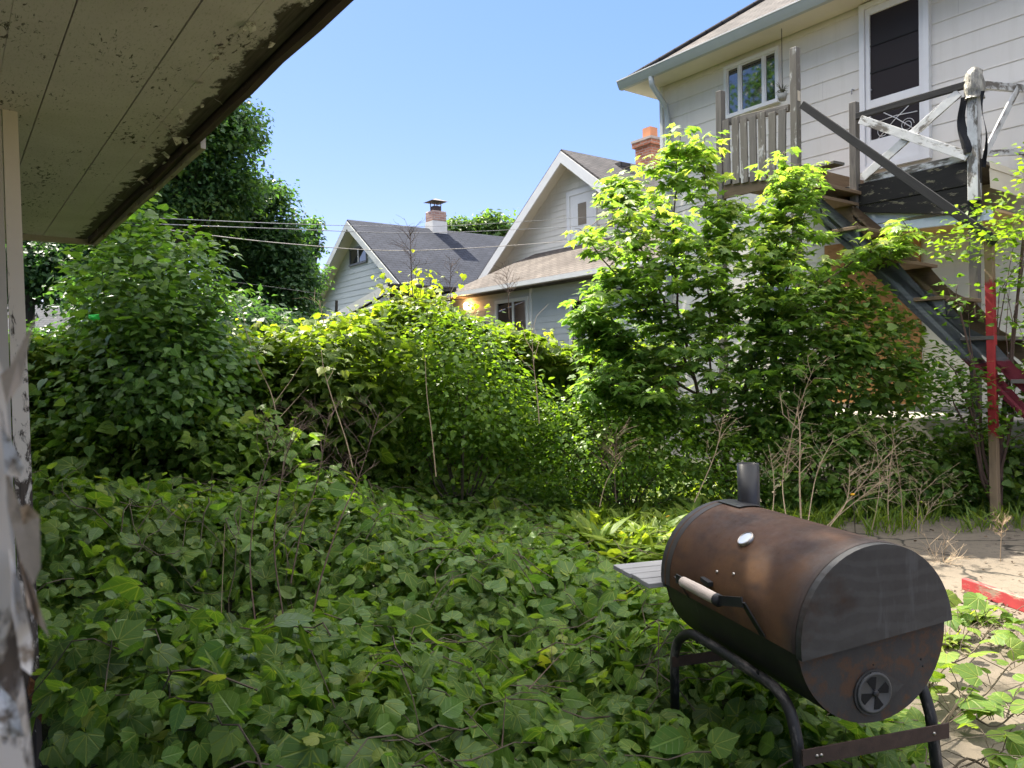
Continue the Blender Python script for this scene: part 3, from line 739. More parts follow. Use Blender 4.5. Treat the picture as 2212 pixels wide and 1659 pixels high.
def far_house():
    h = thing('cottage', W(25.5, 15, 0), 'cottage with a dark blue grey roof and brick chimney far behind the hedge', 'house')
    Vg = 11.8; ap = cV(750, 474, Vg - .5); uc, zr = ap.x, ap.z
    rt = cV(848, 590, Vg - .5); s = (zr - rt.z) / (uc - rt.x); hw = 6.2; ze = zr - s * hw
    r = MB(); gable_roof(r, uc + hw, uc - 9.2, uc, ze, zr - s * 9.2, zr, Vg - .5, Vg + 14)
    r.build('roof', shingles('roof_blue_grey', (.020, .025, .040), (.042, .047, .064), .16), h)
    b = MB()
    for sg in (1, -1):
        p0 = W(uc, Vg - .53, zr - .07); p1 = W(uc + sg * (hw - .02), Vg - .53, ze - .07); b.prism([p0, p1, p1 - ZZ * .26, p0 - ZZ * .26], VV * .04)
    b.build('barge_board', plain('barge_grey', (.45, .47, .45), .6), h)
    so = MB()
    for sg in (1, -1):
        p0 = W(uc, Vg - .47, zr - .14); p1 = W(uc + sg * hw, Vg - .47, ze - .14); so.prism([p0, p1, p1 - ZZ * .015, p0 - ZZ * .015], VV * .46)
    so.build('rake_soffit', M_soff2, h)
    w = MB(); lim = lambda z: (-(hw - .5) + max(0, (z - ze + .15) / s - .5), (hw - .5) - max(0, (z - ze + .15) / s - .5))
    siding(w, W(uc, Vg, 0), UU, -VV, .5, zr - .2, .2, lim, .018)
    for sg in (1, -1): w.poly([W(uc + sg * (hw - .5), Vg, 0), W(uc + sg * (hw - .5), Vg + 14, 0), W(uc + sg * (hw - .5), Vg + 14, ze + .1), W(uc + sg * (hw - .5), Vg, ze + .1)])
    w.build('wall', plain('pale_green_siding', (.46, .49, .46), .5, .06, 1), h, weld=False)
    a, b_ = cV(757, 565, Vg), cV(794, 530, Vg); O = W(a.x, Vg, 0); L = a.x - b_.x; zt = cV(775, 533, Vg).z; zb = cV(775, 572, Vg).z
    f = MB(); frame(f, 0, L, zb, zt, O, -UU, -VV, .07, .05, .03); wn = f.build('window', plain('dark_frame', (.13, .14, .15), .6), h)
    q = MB(); slab(q, O, -UU, -VV, .07, L - .07, zb + .07, zt - .07, .02, .026); q.build('pane', M_glass, wn)
    q = MB(); slab(q, O, -UU, -VV, L * .5, L * .5 + .06, zb + .07, zt - .07, .027, .05); q.build('mullion', M_white, wn)
    # brick chimney, lower part painted white, tin hood
    c = cU(942, 490, uc); u, v = c.x, c.y; zt = cU(942, 458, uc).z; z1 = cU(942, 480, uc).z
    t = T('old_brick'); uv = t.coord('UV'); bk = t.n('TexBrick', {'Vector': uv, 'Color1': (.30, .15, .12, 1), 'Color2': (.42, .24, .18, 1), 'Mortar': (.4, .36, .33, 1), 'Scale': 1., 'Mortar Size': .01, 'Brick Width': .22, 'Row Height': .08}); bm_ = t.fin(bk.outputs[0], .9)
    m = MB(); m.box(u - .27, u + .27, v - .30, v + .30, z1, zt); ch = m.build('chimney', bm_, h, .03)
    m = MB(); m.box(u - .28, u + .28, v - .31, v + .31, zr - 1.2, z1 - .002); m.build('chimney_base', plain('white_wash', (.66, .64, .60), .8), ch)
    m = MB(); m.box(u - .15, u + .15, v - .15, v + .15, zt, zt + .2); m.build('flue', plain('flue_dark', (.08, .06, .055), .8), ch)
    m = MB(); top = W(u, v, zt + .50); q = [W(u + a_, v + b2, zt + .36) for a_, b2 in ((-.34, -.34), (.34, -.34), (.34, .34), (-.34, .34))]
    for i in range(4): m.poly([q[i], q[(i + 1) % 4], top])
    m.poly(q[::-1]); m.build('hood', plain('tin_hood', (.16, .13, .12), .6), ch)
    m = MB()
    for a_, b2 in ((-.14, -.14), (.14, -.14), (.14, .14), (-.14, .14)): m.tube([W(u + a_, v + b2, zt + .2), W(u + a_, v + b2, zt + .38)], .02, n=4)
    m.build('hood_leg', plain('tin_leg', (.16, .13, .12), .6), ch)
    # lean-to porch at the gable's foot
    Vp = 9.6; a = cV(705, 690, Vp); b2 = cV(830, 612, Vp)
    m = MB(); zl = cV(700, 688, Vp).z; zh = cV(835, 612, Vp).z; uL, uR = a.x, b2.x - .2
    m.prism([W(uL, Vp, zl), W(uR, Vp, zh), W(uR, Vp, zh - .12), W(uL, Vp, zl - .12)], VV * (Vg - Vp - .03))
    m.build('porch_roof', M_roof_dark, h)
    m = MB(); m.prism([W(uL, Vp - .04, zl - .02), W(uR, Vp - .04, zh - .02), W(uR, Vp - .04, zh - .26), W(uL, Vp - .04, zl - .26)], VV * .037); m.build('porch_fascia', M_white, h)
    m = MB(); m.prism([W(uL - .4, Vp, zl - .3), W(uR, Vp, zh - .3), W(uR, Vp, 2.2), W(uL - .4, Vp, 2.2)], VV * .05); m.build('porch_gable', plain('porch_siding', (.60, .60, .57), .5), h)
    for du in (.5, 2.4, 4.2): MB().box(uL - du - .06, uL - du + .06, Vp + .06, Vp + .18, 0, 2.3).build('porch_post', M_white, h)
    MB().box(uR + .1, uL - .3, Vp + .9, Vp + .95, 0, 2.2).build('screen', plain('porch_screen', (.03, .032, .035), .6), h)
far_house()

def garage():
    h = thing('garage', W(27, -4, 0), 'small garage with a grey shingle roof half hidden by leaves on the left', 'garage')
    a = atY(40, 735, 24); c = uvz(a); m = MB(); U0, Vc = c.x, c.y
    q = [atY(-60, 735, 24), atY(182, 735, 24), atY(166, 652, 27), atY(-60, 650, 27)]
    m.poly(q); m.poly([p - ZZ * .12 for p in q][::-1]); m.poly([q[0], q[0] - ZZ * .12, q[1] - ZZ * .12, q[1]]); m.poly([q[1], q[1] - ZZ * .12, q[2] - ZZ * .12, q[2]])
    m.build('roof', shingles('roof_grey', (.045, .048, .056), (.075, .078, .088), .17), h)
    m = MB(); g = lambda p: Vector((p.x, p.y, 0)); d = ray(0, 700); d.z = 0; d.normalize()
    e = [q[0] + d * .5, q[1] + d * .5, q[2] - d * .2, q[3] - d * .2]
    for i in range(4): m.poly([g(e[i]), g(e[(i + 1) % 4]), e[(i + 1) % 4] - ZZ * .13, e[i] - ZZ * .13])
    m.build('wall', plain('garage_wall', (.10, .10, .10), .8), h)
garage()

# ================================================================ fence, wires, board
def fence():
    U_F = 8.1
    h = thing('board_fence', W(U_F, 2.5, 0), 'brown board fence buried under vines at the back of the yard', 'fence')
    m = MB(); v = -4.0; t = wood('fence_board', (.035, .024, .016), (.13, .085, .055))
    while v < 8.4:
        z = 1.78 + random.uniform(-.04, .03); m.box(U_F, U_F + .02, v, v + .138, .05, z); v += .143
    m.build('board', t, h)
    m = MB()
    for z in (.4, 1.4): m.box(U_F + .021, U_F + .06, -4, 8.4, z, z + .09)
    m.build('fence_rail', t, h)
    for v in (-3.5, -1, 1.5, 4, 6.5): MB().box(U_F + .061, U_F + .15, v, v + .09, 0, 1.75).build('fence_post', t, h)
fence()

def wires():
    mt = plain('wire_pale', (.26, .24, .22), .6, .2, 30)
    md = plain('wire_grey', (.16, .16, .17), .6, .2, 30)
    L = [('uppermost overhead wire crossing the sky left of the chimney', [(255, 468, 6.4), (700, 486, 12), (925, 489, 16), (1108, 480, 18), (1385, 461, 21)], md, .009),
         ('middle overhead wire running in front of the cottage ridge', [(255, 481, 6.4), (605, 494, 11), (930, 503, 15), (1240, 489, 19), (1390, 478, 21)], md, .010),
         ('pale overhead wire sagging lowest across the dark roof', [(240, 481, 6.4), (626, 527, 10), (904, 541, 13), (1240, 520, 16.5), (1400, 503, 18)], mt, .011),
         ('thin low wire in front of the dark trees', [(420, 600, 16), (560, 616, 17), (700, 636, 19)], mt, .008)]
    for lab, pts, m_, r in L:
        P = [atY(*p) for p in pts]; m = MB(); out = []
        n = len(P)
        for i in range(n - 1):
            p0, p1, p2, p3 = P[max(0, i - 1)], P[i], P[i + 1], P[min(n - 1, i + 2)]
            for k in range(8):
                t = k / 8; out.append(.5 * ((2 * p1) + (p2 - p0) * t + (2 * p0 - 5 * p1 + 4 * p2 - p3) * t * t + (3 * p1 - p0 - 3 * p2 + p3) * t ** 3))
        out.append(P[-1]); m.tube(out, r * .55, n=4)
        tag(m.build('overhead_wire', m_, None, loc=P[0]), lab, 'wire', 'overhead wires')
wires()

def red_board():
    a, b = atZ(2082, 1262, .055), atZ(2290, 1332, .055)
    m = MB(); m.beam(a, b, .04, .085)
    tag(m.build('wooden_board', wood('red_board_paint', (.16, .12, .09), (.3, .22, .16), (.36, .040, .042), .44, .05, pscale=6), None, .003, loc=a), 'red painted board lying on the cracked concrete', 'board')
red_board()
# ================================================================ barrel grill
def grill():
    az = R(-16.8); A = Vector((math.sin(az), math.cos(az), 0)); B = Vector((math.cos(az), -math.sin(az), 0))
    C = Vector((1.105, 2.369, .716)); L = .82; r = .28; ti = R(6.4)
    g = thing('barrel_grill', Vector((C.x, C.y, 0)) + A * L / 2, 'rusty brown barrel grill with wooden handle on a dark tube frame', 'grill')
    def pl(x, y, off):      # pixel ray onto the vertical plane at distance off along -B
        d = ray(x, y); p0 = C - B * off; return CAM + d * ((p0 - CAM).dot(B) / d.dot(B))
    def endp(x, y, s=0):
        d = ray(x, y); p0 = C + A * s; return CAM + d * ((p0 - CAM).dot(A) / d.dot(A))
    def cyl(x, y, rad):
        d = ray(x, y); o = CAM - C; dd = d - A * d.dot(A); oo = o - A * o.dot(A)
        a = dd.dot(dd); b = 2 * dd.dot(oo); c = oo.dot(oo) - rad * rad; q = b * b - 4 * a * c
        t = (-b - math.sqrt(max(q, 0))) / (2 * a); return CAM + d * t
    sc = lambda p: ((p - C).dot(A), (p - C).dot(B), p.z - C.z)
    M_plank = wood('bleached_plank', (.14, .138, .135), (.36, .35, .34))
    # ---- materials
    t = T('rusty_lid'); uv = t.coord('UV'); sp = t.n('SeparateXYZ', {0: uv}); x, y = sp.outputs[0], sp.outputs[1]
    n = t.noise(t.coord('UV', (2.2, 3, 1)), 1.7, 5, .6, .3); n2 = t.noise(uv, 26, 7, .7); n3 = t.noise(uv, 160, 3)
    col = t.ramp(n, [(.28, (0.0163, 0.0104, 0.0104)), (.45, (0.0398, 0.0211, 0.0145)), (.62, (0.0654, 0.0326, 0.0187)), (.8, (0.0467, 0.0285, 0.0227))])
    low = t.step(t.math('ADD', y, t.math('MULTIPLY', n2, .12)), .72, .90)           # ochre rust low on the front
    col = t.mix(t.math('MULTIPLY', low, t.step(t.noise(uv, 4, 5), .3, .62)), col, (0.0991, 0.0488, 0.0187))
    lft = t.math('MULTIPLY', t.step(x, .45, .75), t.step(t.noise(uv, 3.0, 4), .42, .6))
    col = t.mix(lft, col, (0.0699, 0.0360, 0.0198))
    sm = t.math('MULTIPLY', t.step(t.noise(t.coord('UV', (3, 5, 1), off=(4, 2, 0)), 1.3, 3), .52, .68), .8)
    col = t.mix(sm, col, (0.0163, 0.0116, 0.0115))
    rim = t.math('SUBTRACT', 1., t.step(t.math('ADD', x, t.math('MULTIPLY', n2, .06)), .045, .11))
    col = t.mix(t.math('MULTIPLY', rim, .85), col, (0.0303, 0.0285, 0.0301))
    col = t.mix(t.math('MULTIPLY', n3, .3), col, (0.0875, 0.0488, 0.0310)); col = t.mix(t.step(n2, .62, .75), col, (0.0233, 0.0139, 0.0104))
    M_lid = t.fin(col, t.ramp(n2, [(.3, (.55,) * 3), (.7, (.85,) * 3)]), t.math('ADD', n2, t.math('MULTIPLY', n3, .4)), .16, .003, metal=0, spec=.22)
    t = T('black_drum'); uv = t.coord('UV'); st = t.noise(t.coord('UV', (60, 2.2, 1)), 1.0, 4, .7); n = t.noise(uv, 6, 6, .7)
    f = t.math('MULTIPLY', t.step(st, .60, .75), t.step(t.noise(uv, 5, 3), .5, .62))
    col = t.mix(t.math('MULTIPLY', f, .6), t.ramp(n, [(.3, (.009, .008, .008)), (.7, (.030, .026, .022))]), (.30, .27, .24))
    M_drum = t.fin(col, .5, n, .2, .004, spec=.4)
    t = T('sooty_end_plate'); ob = t.coord('Object'); z = t.n('SeparateXYZ', {0: ob}).outputs[2]; n = t.noise(ob, 9, 7, .7); n2 = t.noise(ob, 3.1, 4, .6, .6)
    band = t.math('SINE', t.math('ADD', t.math('MULTIPLY', z, 120.), t.math('MULTIPLY', n2, 14.)))
    col = t.ramp(n, [(.3, (.026, .025, .025)), (.7, (.044, .043, .042))])
    col = t.mix(t.math('MULTIPLY', t.step(band, .0, .7), .22), col, (.07, .07, .07))
    rust = t.step(t.noise(t.coord('Object', off=(.3, .1, .2)), 3.2, 6, .65), .56, .70)
    col = t.mix(rust, col, t.ramp(n, [(.3, (.016, .009, .006)), (.7, (.042, .021, .012))]))
    wip = t.step(t.noise(t.coord('Object', (6, 6, 1.2)), 2.0, 4, .7), .57, .66)
    col = t.mix(t.math('MULTIPLY', wip, .5), col, (.07, .071, .073))
    M_end = t.fin(col, .6, n, .2, .004, metal=.1)
    M_end2 = plain('drum_end_rust', (.032, .030, .029), .65, .3, 8, .2, dirt=(.060, .030, .016), dthr=(.48, .6))
    M_tube = wood('frame_tube_paint', (.008, .008, .008), (.024, .022, .020), (.16, .14, .12), .55, .05, .55, pscale=6, stretch=(1, 2, 1), bs=.1)
    M_bar = plain('rusty_crossbar', (.050, .030, .022), .7, .35, 20, .2, dirt=(.022, .018, .016))
    M_blk = plain('black_strap', (.018, .018, .019), .5, .2, 20)
    M_steel = plain('bolt_steel', (.35, .32, .28), .35, .1, 20, metal=1)
    M_hole = plain('vent_hole', (.004, .004, .004), .9)
    ex = -B * math.cos(ti) * -1        # x axis of the lathe: +B rotated by the tilt
    X = B * math.cos(ti) + ZZ * math.sin(ti)
    def half(mb, prof, a0, a1, n=30): mb.lathe(C, A, prof, n, a0, a1, X); return mb
    # lathe turns from X about A: y axis = A x X
    Y = A.cross(X); sgn = 1 if Y.z > 0 else -1
    up0, up1 = (0, math.pi) if sgn > 0 else (-math.pi, 0)
    lo0, lo1 = (math.pi, 2 * math.pi) if sgn > 0 else (0, math.pi)
    rl = r + .004
    lid = MB(); half(lid, [(.0, rl), (.012, rl + .003), (.02, rl), (L - .02, rl), (L - .012, rl + .003), (L, rl)], up0, up1)
    half(lid, [(L, rl - .006), (.0, rl - .006)], up0, up1)
    lo = lid.build('lid', M_lid, g, weld=True)
    # rewrite uv of the lid: x along, y = angle from the top down the front, 0..1
    me = lo.data; uvl = me.uv_layers[0].data
    for p in me.polygons:
        for li in p.loop_indices:
            s, b, z = sc(me.vertices[me.loops[li].vertex_index].co + Vector(wloc(lo) - Vector(lo.location)) if False else me.vertices[me.loops[li].vertex_index].co + Vector(g.location))
            uvl[li].uv = (s, (math.atan2(-b, z) / math.pi + .5))
    for s0, sg in ((-.001, -1), (L + .001, 1)):
        e = MB()
        n = 30; pts = [C + A * s0 + (X * math.cos(up0 + (up1 - up0) * k / n) + Y * math.sin(up0 + (up1 - up0) * k / n)) * (rl - .001) for k in range(n + 1)]
        dn = -(Y * sgn) * .012; e.prism([pts[0] + dn] + pts + [pts[-1] + dn], A * sg * .026)
        e.build('lid_end', M_end, lo)
    # left rim band and the flue saddle
    m = MB(); half(m, [(L - .05, rl + .0015), (L - .002, rl + .0015)], up0, up1)
    m.build('rim_band', plain('rim_soot', (.040, .034, .030), .6, .2, 12), lo)
    d = MB(); half(d, [(.006, r - .006), (.016, r - .002), (L - .016, r - .002), (L - .006, r - .006)], lo0, lo1)
    drum = d.build('drum', M_drum, g)
    for s0, sg in ((.004, -1), (L - .004, 1)):
        e = MB()
        n = 30; pts = [C + A * s0 + (X * math.cos(lo0 + (lo1 - lo0) * k / n) + Y * math.sin(lo0 + (lo1 - lo0) * k / n)) * (r - .004) for k in range(n + 1)]
        e.prism(pts, A * sg * .006)
        e.build('drum_end', M_end2, g)
    # air vent wheel on the near end
    cv = endp(1884, 1494); cv = cv - A * .004
    slide = MB(); pts = []
    for k in range(24):
        a = k / 24 * 6.283; rr = .072; p = cv + (B * math.cos(a) + ZZ * math.sin(a)) * rr
        pts.append(p)
    tip = cv + B * .115 + ZZ * .01
    pts = [p for p in pts if (p - cv).dot(B) < .035] 
    pts.sort(key=lambda p: (math.atan2((p - cv).dot(ZZ), (p - cv).dot(B)) % 6.283))
    slide.prism(pts + [tip], -A * .003); slide.build('vent_slide', M_end, g)
    v = MB(); v.lathe(cv - A * .004, -A, [(0, .0), (0, .064), (.004, .064), (.006, .057), (.004, .055), (.004, .0)], 36); vent = v.build('vent_wheel', plain('vent_grey', (.06, .06, .058), .6, .15, 40), g)
    h = MB()
    for k in range(4):
        a0 = k * math.pi / 2 + .28; pp = []
        for q, rr in ((-.34, .013), (-.38, .050), (0, .053), (.38, .050), (.34, .013)):
            a = a0 + q; pp.append(cv - A * .0095 + (B * math.cos(a) + ZZ * math.sin(a)) * rr)
        h.prism(pp, A * .001)
    h.build('vent_opening', M_hole, vent)
    MB().lathe(cv - A * .008, -A, [(0, .011), (.006, .011), (.009, .006), (.009, 0)], 10).build('vent_bolt', M_blk, vent)
    # small holes and catch on the end plates
    m = MB()
    for (x, y, q) in ((2003, 1302, .006), (1980, 1420, .004), (1872, 1449, .003), (1878, 1432, .003), (1984, 1435, .003)):
        m.lathe(endp(x, y) - A * .0165, -A, [(0, q), (.001, q), (.001, 0)], 8)
    m.build('drilled_hole', M_hole, g)
    # thermometer
    p = cyl(1613, 1167, rl); nrm = ((p - C) - A * (p - C).dot(A)).normalized()
    th = MB(); th.lathe(p, nrm, [(-.002, .031), (.010, .031), (.013, .028), (.010, .027)], 26); to = th.build('thermometer', M_steel, g)
    t = T('dial_glass'); M_dial = t.fin((.50, .55, .60), .12, spec=.7)
    MB().lathe(p, nrm, [(.010, .027), (.0115, .0)], 26).build('dial', M_dial, to)
    m = MB()
    for x, y in ((1549, 1235), (1585, 1240)):
        p = cyl(x, y, rl); nrm = ((p - C) - A * (p - C).dot(A)).normalized(); m.lathe(p, nrm, [(0, .006), (.004, .005), (.006, 0)], 8)
    m.build('bolt', M_steel, g)
    # handle
    h0, h1 = pl(1474, 1256, .355), pl(1552, 1297, .355); ax = (h1 - h0).normalized(); Lh = (h1 - h0).length
    t = T('bleached_wood'); u = t.coord('UV', (1, 8, 1)); n = t.noise(u, 7, 6); M_grip = t.fin(t.mix(t.step(t.noise(t.coord('UV', (1, 3, 1)), 14, 5), .55, .7), t.ramp(n, [(.3, (.42, .33, .26)), (.7, (.62, .54, .46))]), (.20, .17, .16)), .75, n, .3, .003)
    hd = MB(); hd.lathe(h0, ax, [(0, 0), (.0, .014), (.006, .019), (Lh * .5, .0205), (Lh - .006, .019), (Lh, .015), (Lh, 0)], 16)
    hn = hd.build('handle', M_grip, g)
    s = MB(); e1 = pl(1604, 1301, .350); f1 = cyl(1648, 1374, rl + .004)
    s.lathe(h1, ax, [(-.012, .0215), (.004, .0215), (.004, .0)], 14)
    s.beam(h1, e1, .032, .005, up=B); s.beam(e1, f1, .026, .005, up=B)
    sL, bL, zL = sc(f1); off = sc(h0)[0] - sc(e1)[0]
    s.build('handle_strap', M_blk, hn); s = MB()
    e2 = h0 - ax * .045; f2 = C + A * (sc(e2)[0] + .04) + B * bL + ZZ * zL
    s.beam(h0, e2, .032, .005, up=B); s.beam(e2, f2, .026, .005, up=B)
    s.build('handle_strap', M_blk, hn)
    MB().beam(cyl(1520, 1250, rl) - B * .004, cyl(1540, 1262, rl) - B * .01, .02, .016).build('lid_catch', M_blk, lo)
    # flue
    fb = C + A * .765 + B * .075; fb.z = .93
    ft = atY(1616, 1001, (fb.y)); d = (ft - fb); 
    f = MB(); f.lathe(fb, d, [(0, .044), (d.length, .044), (d.length, .041), (0.05, .041)], 28)
    t = T('flue_steel'); n = t.noise(t.coord('Object'), 12, 5); M_flue = t.fin(t.ramp(n, [(.3, (.010, .011, .014)), (.7, (.026, .023, .021))]), .38, n, .1, .003, metal=0)
    fl = f.build('flue', M_flue, g)
    m = MB(); m.lathe(C, A, [(.655, rl + .006), (.82, rl + .006)], 8, *( (R(62), R(92)) if sgn > 0 else (-R(92), -R(62))), x=X); m.build('flue_saddle', M_blk, fl)
    # frame of bent tube, front and mirrored back
    mir = lambda p: p - B * 2 * (p - C).dot(B)
    o = .255
    pts = [pl(1459, 1662, o), pl(1457, 1430, o), pl(1462, 1392, o), pl(1482, 1371, o), pl(1512, 1378, o), pl(1640, 1461, o), pl(1680, 1492, o), pl(1706, 1535, o), pl(1722, 1600, o), pl(1728, 1662, o)]
    pts[0] = pts[1] + (pts[0] - pts[1]) * ((pts[1].z + .03) / (pts[1].z - pts[0].z)); pts[-1] = pts[-2] + (pts[-1] - pts[-2]) * ((pts[-2].z + .03) / (pts[-2].z - pts[-1].z))
    def smooth(P):
        out = []
        for i in range(len(P) - 1):
            p0, p1, p2, p3 = P[max(0, i - 1)], P[i], P[i + 1], P[min(len(P) - 1, i + 2)]
            for k in range(5):
                t = k / 5; out.append(.5 * ((2 * p1) + (p2 - p0) * t + (2 * p0 - 5 * p1 + 4 * p2 - p3) * t * t + (3 * p1 - p0 - 3 * p2 + p3) * t ** 3))
        return out + [P[-1]]
    core = [pts[0]] + smooth(pts[1:-1]) + [pts[-1]]
    MB().tube(core, .0185, n=12).build('leg_frame', M_tube, g)
    back = [mir(p) for p in core]
    MB().tube(back, .0185, n=12).build('leg_frame', M_tube, g)
    # crossbars
    q = pl(1735, 1628, o); qb = mir(q); hb = endp(1990, 1578); zq = q.z
    e = -A * .022
    MB().beam(q + e - B * .02, mir(q) + e + B * .02, .006, .048).build('crossbar', M_bar, g)
    q2 = pl(1468, 1433, o)
    MB().beam(q2 + A * .022 - B * .02, mir(q2) + A * .022 + B * .02, .006, .042).build('crossbar', M_bar, g)
    m = MB()
    for p in (q + B * .03, q + B * .045, mir(q) - B * .04): m.lathe(p + e - A * .003, -A, [(0, .006), (.003, .005), (.004, 0)], 8)
    m.build('bolt', M_steel, g)
    m = MB()
    for x, y in ((1505, 1386), (1637, 1452)):
        p = pl(x, y, o + .0185); m.lathe(p, -B, [(-.0, .009), (.0015, .008), (.0015, 0)], 10)
    m.build('bolt', M_hole, g)
    # plank shelf on the far end
    for k in range(4):
        s0 = .835 + k * .083; zz = .672 + random.uniform(-.004, .004)
        m = MB(); m.beam(C + A * (s0 + .04) - B * (.345 + random.uniform(-.01, .01)) + ZZ * (zz - C.z), C + A * (s0 + .04) + B * .30 + ZZ * (zz - C.z), .076, .02)
        m.build('shelf_plank', M_plank, g, .002)
    m = MB()
    for b in (-.22, .2): m.beam(C + A * .80 + B * b + ZZ * (.652 - C.z), C + A * 1.16 + B * b + ZZ * (.652 - C.z), .025, .018)
    m.build('shelf_bracket', M_blk, g)
grill()
# ================================================================ foliage tools
def norm(a): return a / np.maximum(np.linalg.norm(a, axis=-1, keepdims=True), 1e-9)
def fan(outline, centre, cup, fold=.0):
    """leaf template from the right half of its outline (base .. tip); base at 0,0, tip at 0,1"""
    r = list(outline); l = [(-x, y) for x, y in r[::-1] if abs(x) > 1e-6]
    pts = r + l; v = [(0, centre)] + pts
    V = np.array([(x, y, -cup * (x * x + .6 * (y - centre) ** 2) + fold * abs(x)) for x, y in v]); n = len(pts)
    Fc = np.array([(0, i + 1, (i + 1) % n + 1) for i in range(n)])
    return V, Fc, V[:, :2].copy()
GRAPE = fan([(0, .07), (.09, -.09), (.24, -.17), (.37, -.12), (.44, -.04), (.52, .06), (.51, .16), (.56, .27), (.50, .35), (.48, .46), (.39, .52), (.34, .63), (.22, .70), (.13, .84), (0, 1.0)], .28, .85, .24)
GRAPE_S = fan([(0, .04), (.20, -.14), (.46, -.02), (.58, .28), (.42, .42), (.30, .66), (.12, .78), (0, 1.04)], .28, .7, .22)
MAPLE = fan([(0, 0), (.20, -.06), (.44, .06), (.28, .17), (.66, .52), (.40, .46), (.38, .58), (.17, .52), (.16, .74), (0, 1.05)], .25, .35, -.06)
OVATE = fan([(0, 0), (.20, .10), (.31, .32), (.24, .62), (.10, .86), (0, 1)], .35, .4, .16)
HEART = fan([(0, .04), (.20, -.08), (.40, .08), (.40, .34), (.22, .66), (0, 1)], .3, .4, .14)
TRI = (np.array([(0, 0, 0), (.32, .42, .07), (0, 1, -.05), (-.32, .42, .07)]), np.array([(0, 1, 2), (0, 2, 3)]), np.array([(0, 0), (.3, .45), (0, 1), (-.3, .45)]))
def blade(n=4, w=.10, bend=.5):
    v = []; f = []
    for i in range(n + 1):
        t = i / n; ww = w * (1 - t ** 2.2) * (.45 + 1.3 * min(t * 2, 1) * .55); y = t * (1 - .25 * bend * t); z = -bend * t * t * .8
        v += [(-ww, y, z + ww * .5), (ww, y, z + ww * .5)]
        if i: f += [(2 * i - 2, 2 * i - 1, 2 * i + 1), (2 * i - 2, 2 * i + 1, 2 * i)]
    v = np.array(v); return v, np.array(f), v[:, :2].copy()
BLADE = blade(); DOCK = blade(5, .13, .7)

def leaves(name, mat, P, N, D, S, tmpl, tint, parent=None, curl=.5, smooth=True, loc=None, wid=None):
    """one mesh of many leaves: P base points, N normals, D tip directions, S lengths"""
    V, Fc, UVt = tmpl; n = len(P); k = len(V)
    N = norm(N); D = norm(D - N * np.sum(D * N, 1, keepdims=True)); X = np.cross(D, N)
    cz = (1 + curl * rng.normal(0, 1, n))[:, None]; wx = (np.ones(n) if wid is None else wid)[:, None]
    co = P[:, None] + S[:, None, None] * ((V[:, 0][None] * wx)[:, :, None] * X[:, None] + V[:, 1][None, :, None] * D[:, None] + (V[:, 2][None] * cz)[:, :, None] * N[:, None])
    faces = (Fc[None] + (np.arange(n) * k)[:, None, None]).reshape(-1, 3)
    return np_mesh(name, co.reshape(-1, 3), faces, mat, parent, np.tile(UVt, (n, 1)), {'tint': np.repeat(tint, k)}, smooth, loc)
def rdir(n): return norm(rng.normal(0, 1, (n, 3)))
def A3(*v): return np.array([tuple(x) for x in v])
RAY0 = np.array(ROT)
def pix(P):
    l = (P - np.array(CAM)) @ RAY0; return (512 + F * l[:, 0] / -l[:, 2]) * K, (384 - F * l[:, 1] / -l[:, 2]) * K
def inpoly(x, y, poly):
    x = np.asarray(x); y = np.asarray(y); c = np.zeros(x.shape, bool); j = len(poly) - 1
    for i in range(len(poly)):
        xi, yi = poly[i]; xj, yj = poly[j]
        if yi != yj: c ^= ((yi > y) != (yj > y)) & (x < (xj - xi) * (y - yi) / (yj - yi) + xi)
        j = i
    return c
def nz(x, y, s=1.0, seed=0.):
    """cheap smooth 2-d noise about -1..1"""
    x = x * s + seed; y = y * s - seed * 1.7
    return (np.sin(x * 1.7 + 1.3 * np.sin(y * 1.1)) + np.sin(y * 2.3 + 1.7 * np.sin(x * .9 + 2)) + .6 * np.sin(x * 4.1 + y * 3.3 + 1.1) + .5 * np.sin(y * 5.7 - x * 4.9)) / 3.1
def rays(x, y):
    d = np.stack([(x / K - 512) / F, -(y / K - 384) / F, -np.ones_like(x)], 1); return d @ RAY0.T
def ptsY(x, y, Y):
    d = rays(x, y); return np.array(CAM) + d * (Y / d[:, 1])[:, None]
def in_poly_points(poly, n):
    xs = [p[0] for p in poly]; ys = [p[1] for p in poly]; out = np.zeros((0, 2))
    while len(out) < n:
        q = np.stack([rng.uniform(min(xs), max(xs), n * 2), rng.uniform(min(ys), max(ys), n * 2)], 1)
        out = np.vstack([out, q[inpoly(q[:, 0], q[:, 1], poly)]])
    return out[:n]
def volume_points(poly, n, Y, dY, lump=.0):
    """points of a bush: silhouette polygon (2212 px frame) given real depth; thickness swells from the outline inwards"""
    q = in_poly_points(poly, n); P = np.array(poly); Q = np.roll(P, -1, 0)
    dmin = np.full(n, 1e9)
    for a, b in zip(P, Q):
        ab = b - a; t = np.clip(((q - a) @ ab) / max(ab @ ab, 1e-9), 0, 1); dmin = np.minimum(dmin, np.linalg.norm(q - a - t[:, None] * ab, axis=1))
    th = dY * np.clip(dmin / 90, .12, 1) ** .6
    return ptsY(q[:, 0], q[:, 1], Y + th * rng.uniform(-1, 1, n)), dmin

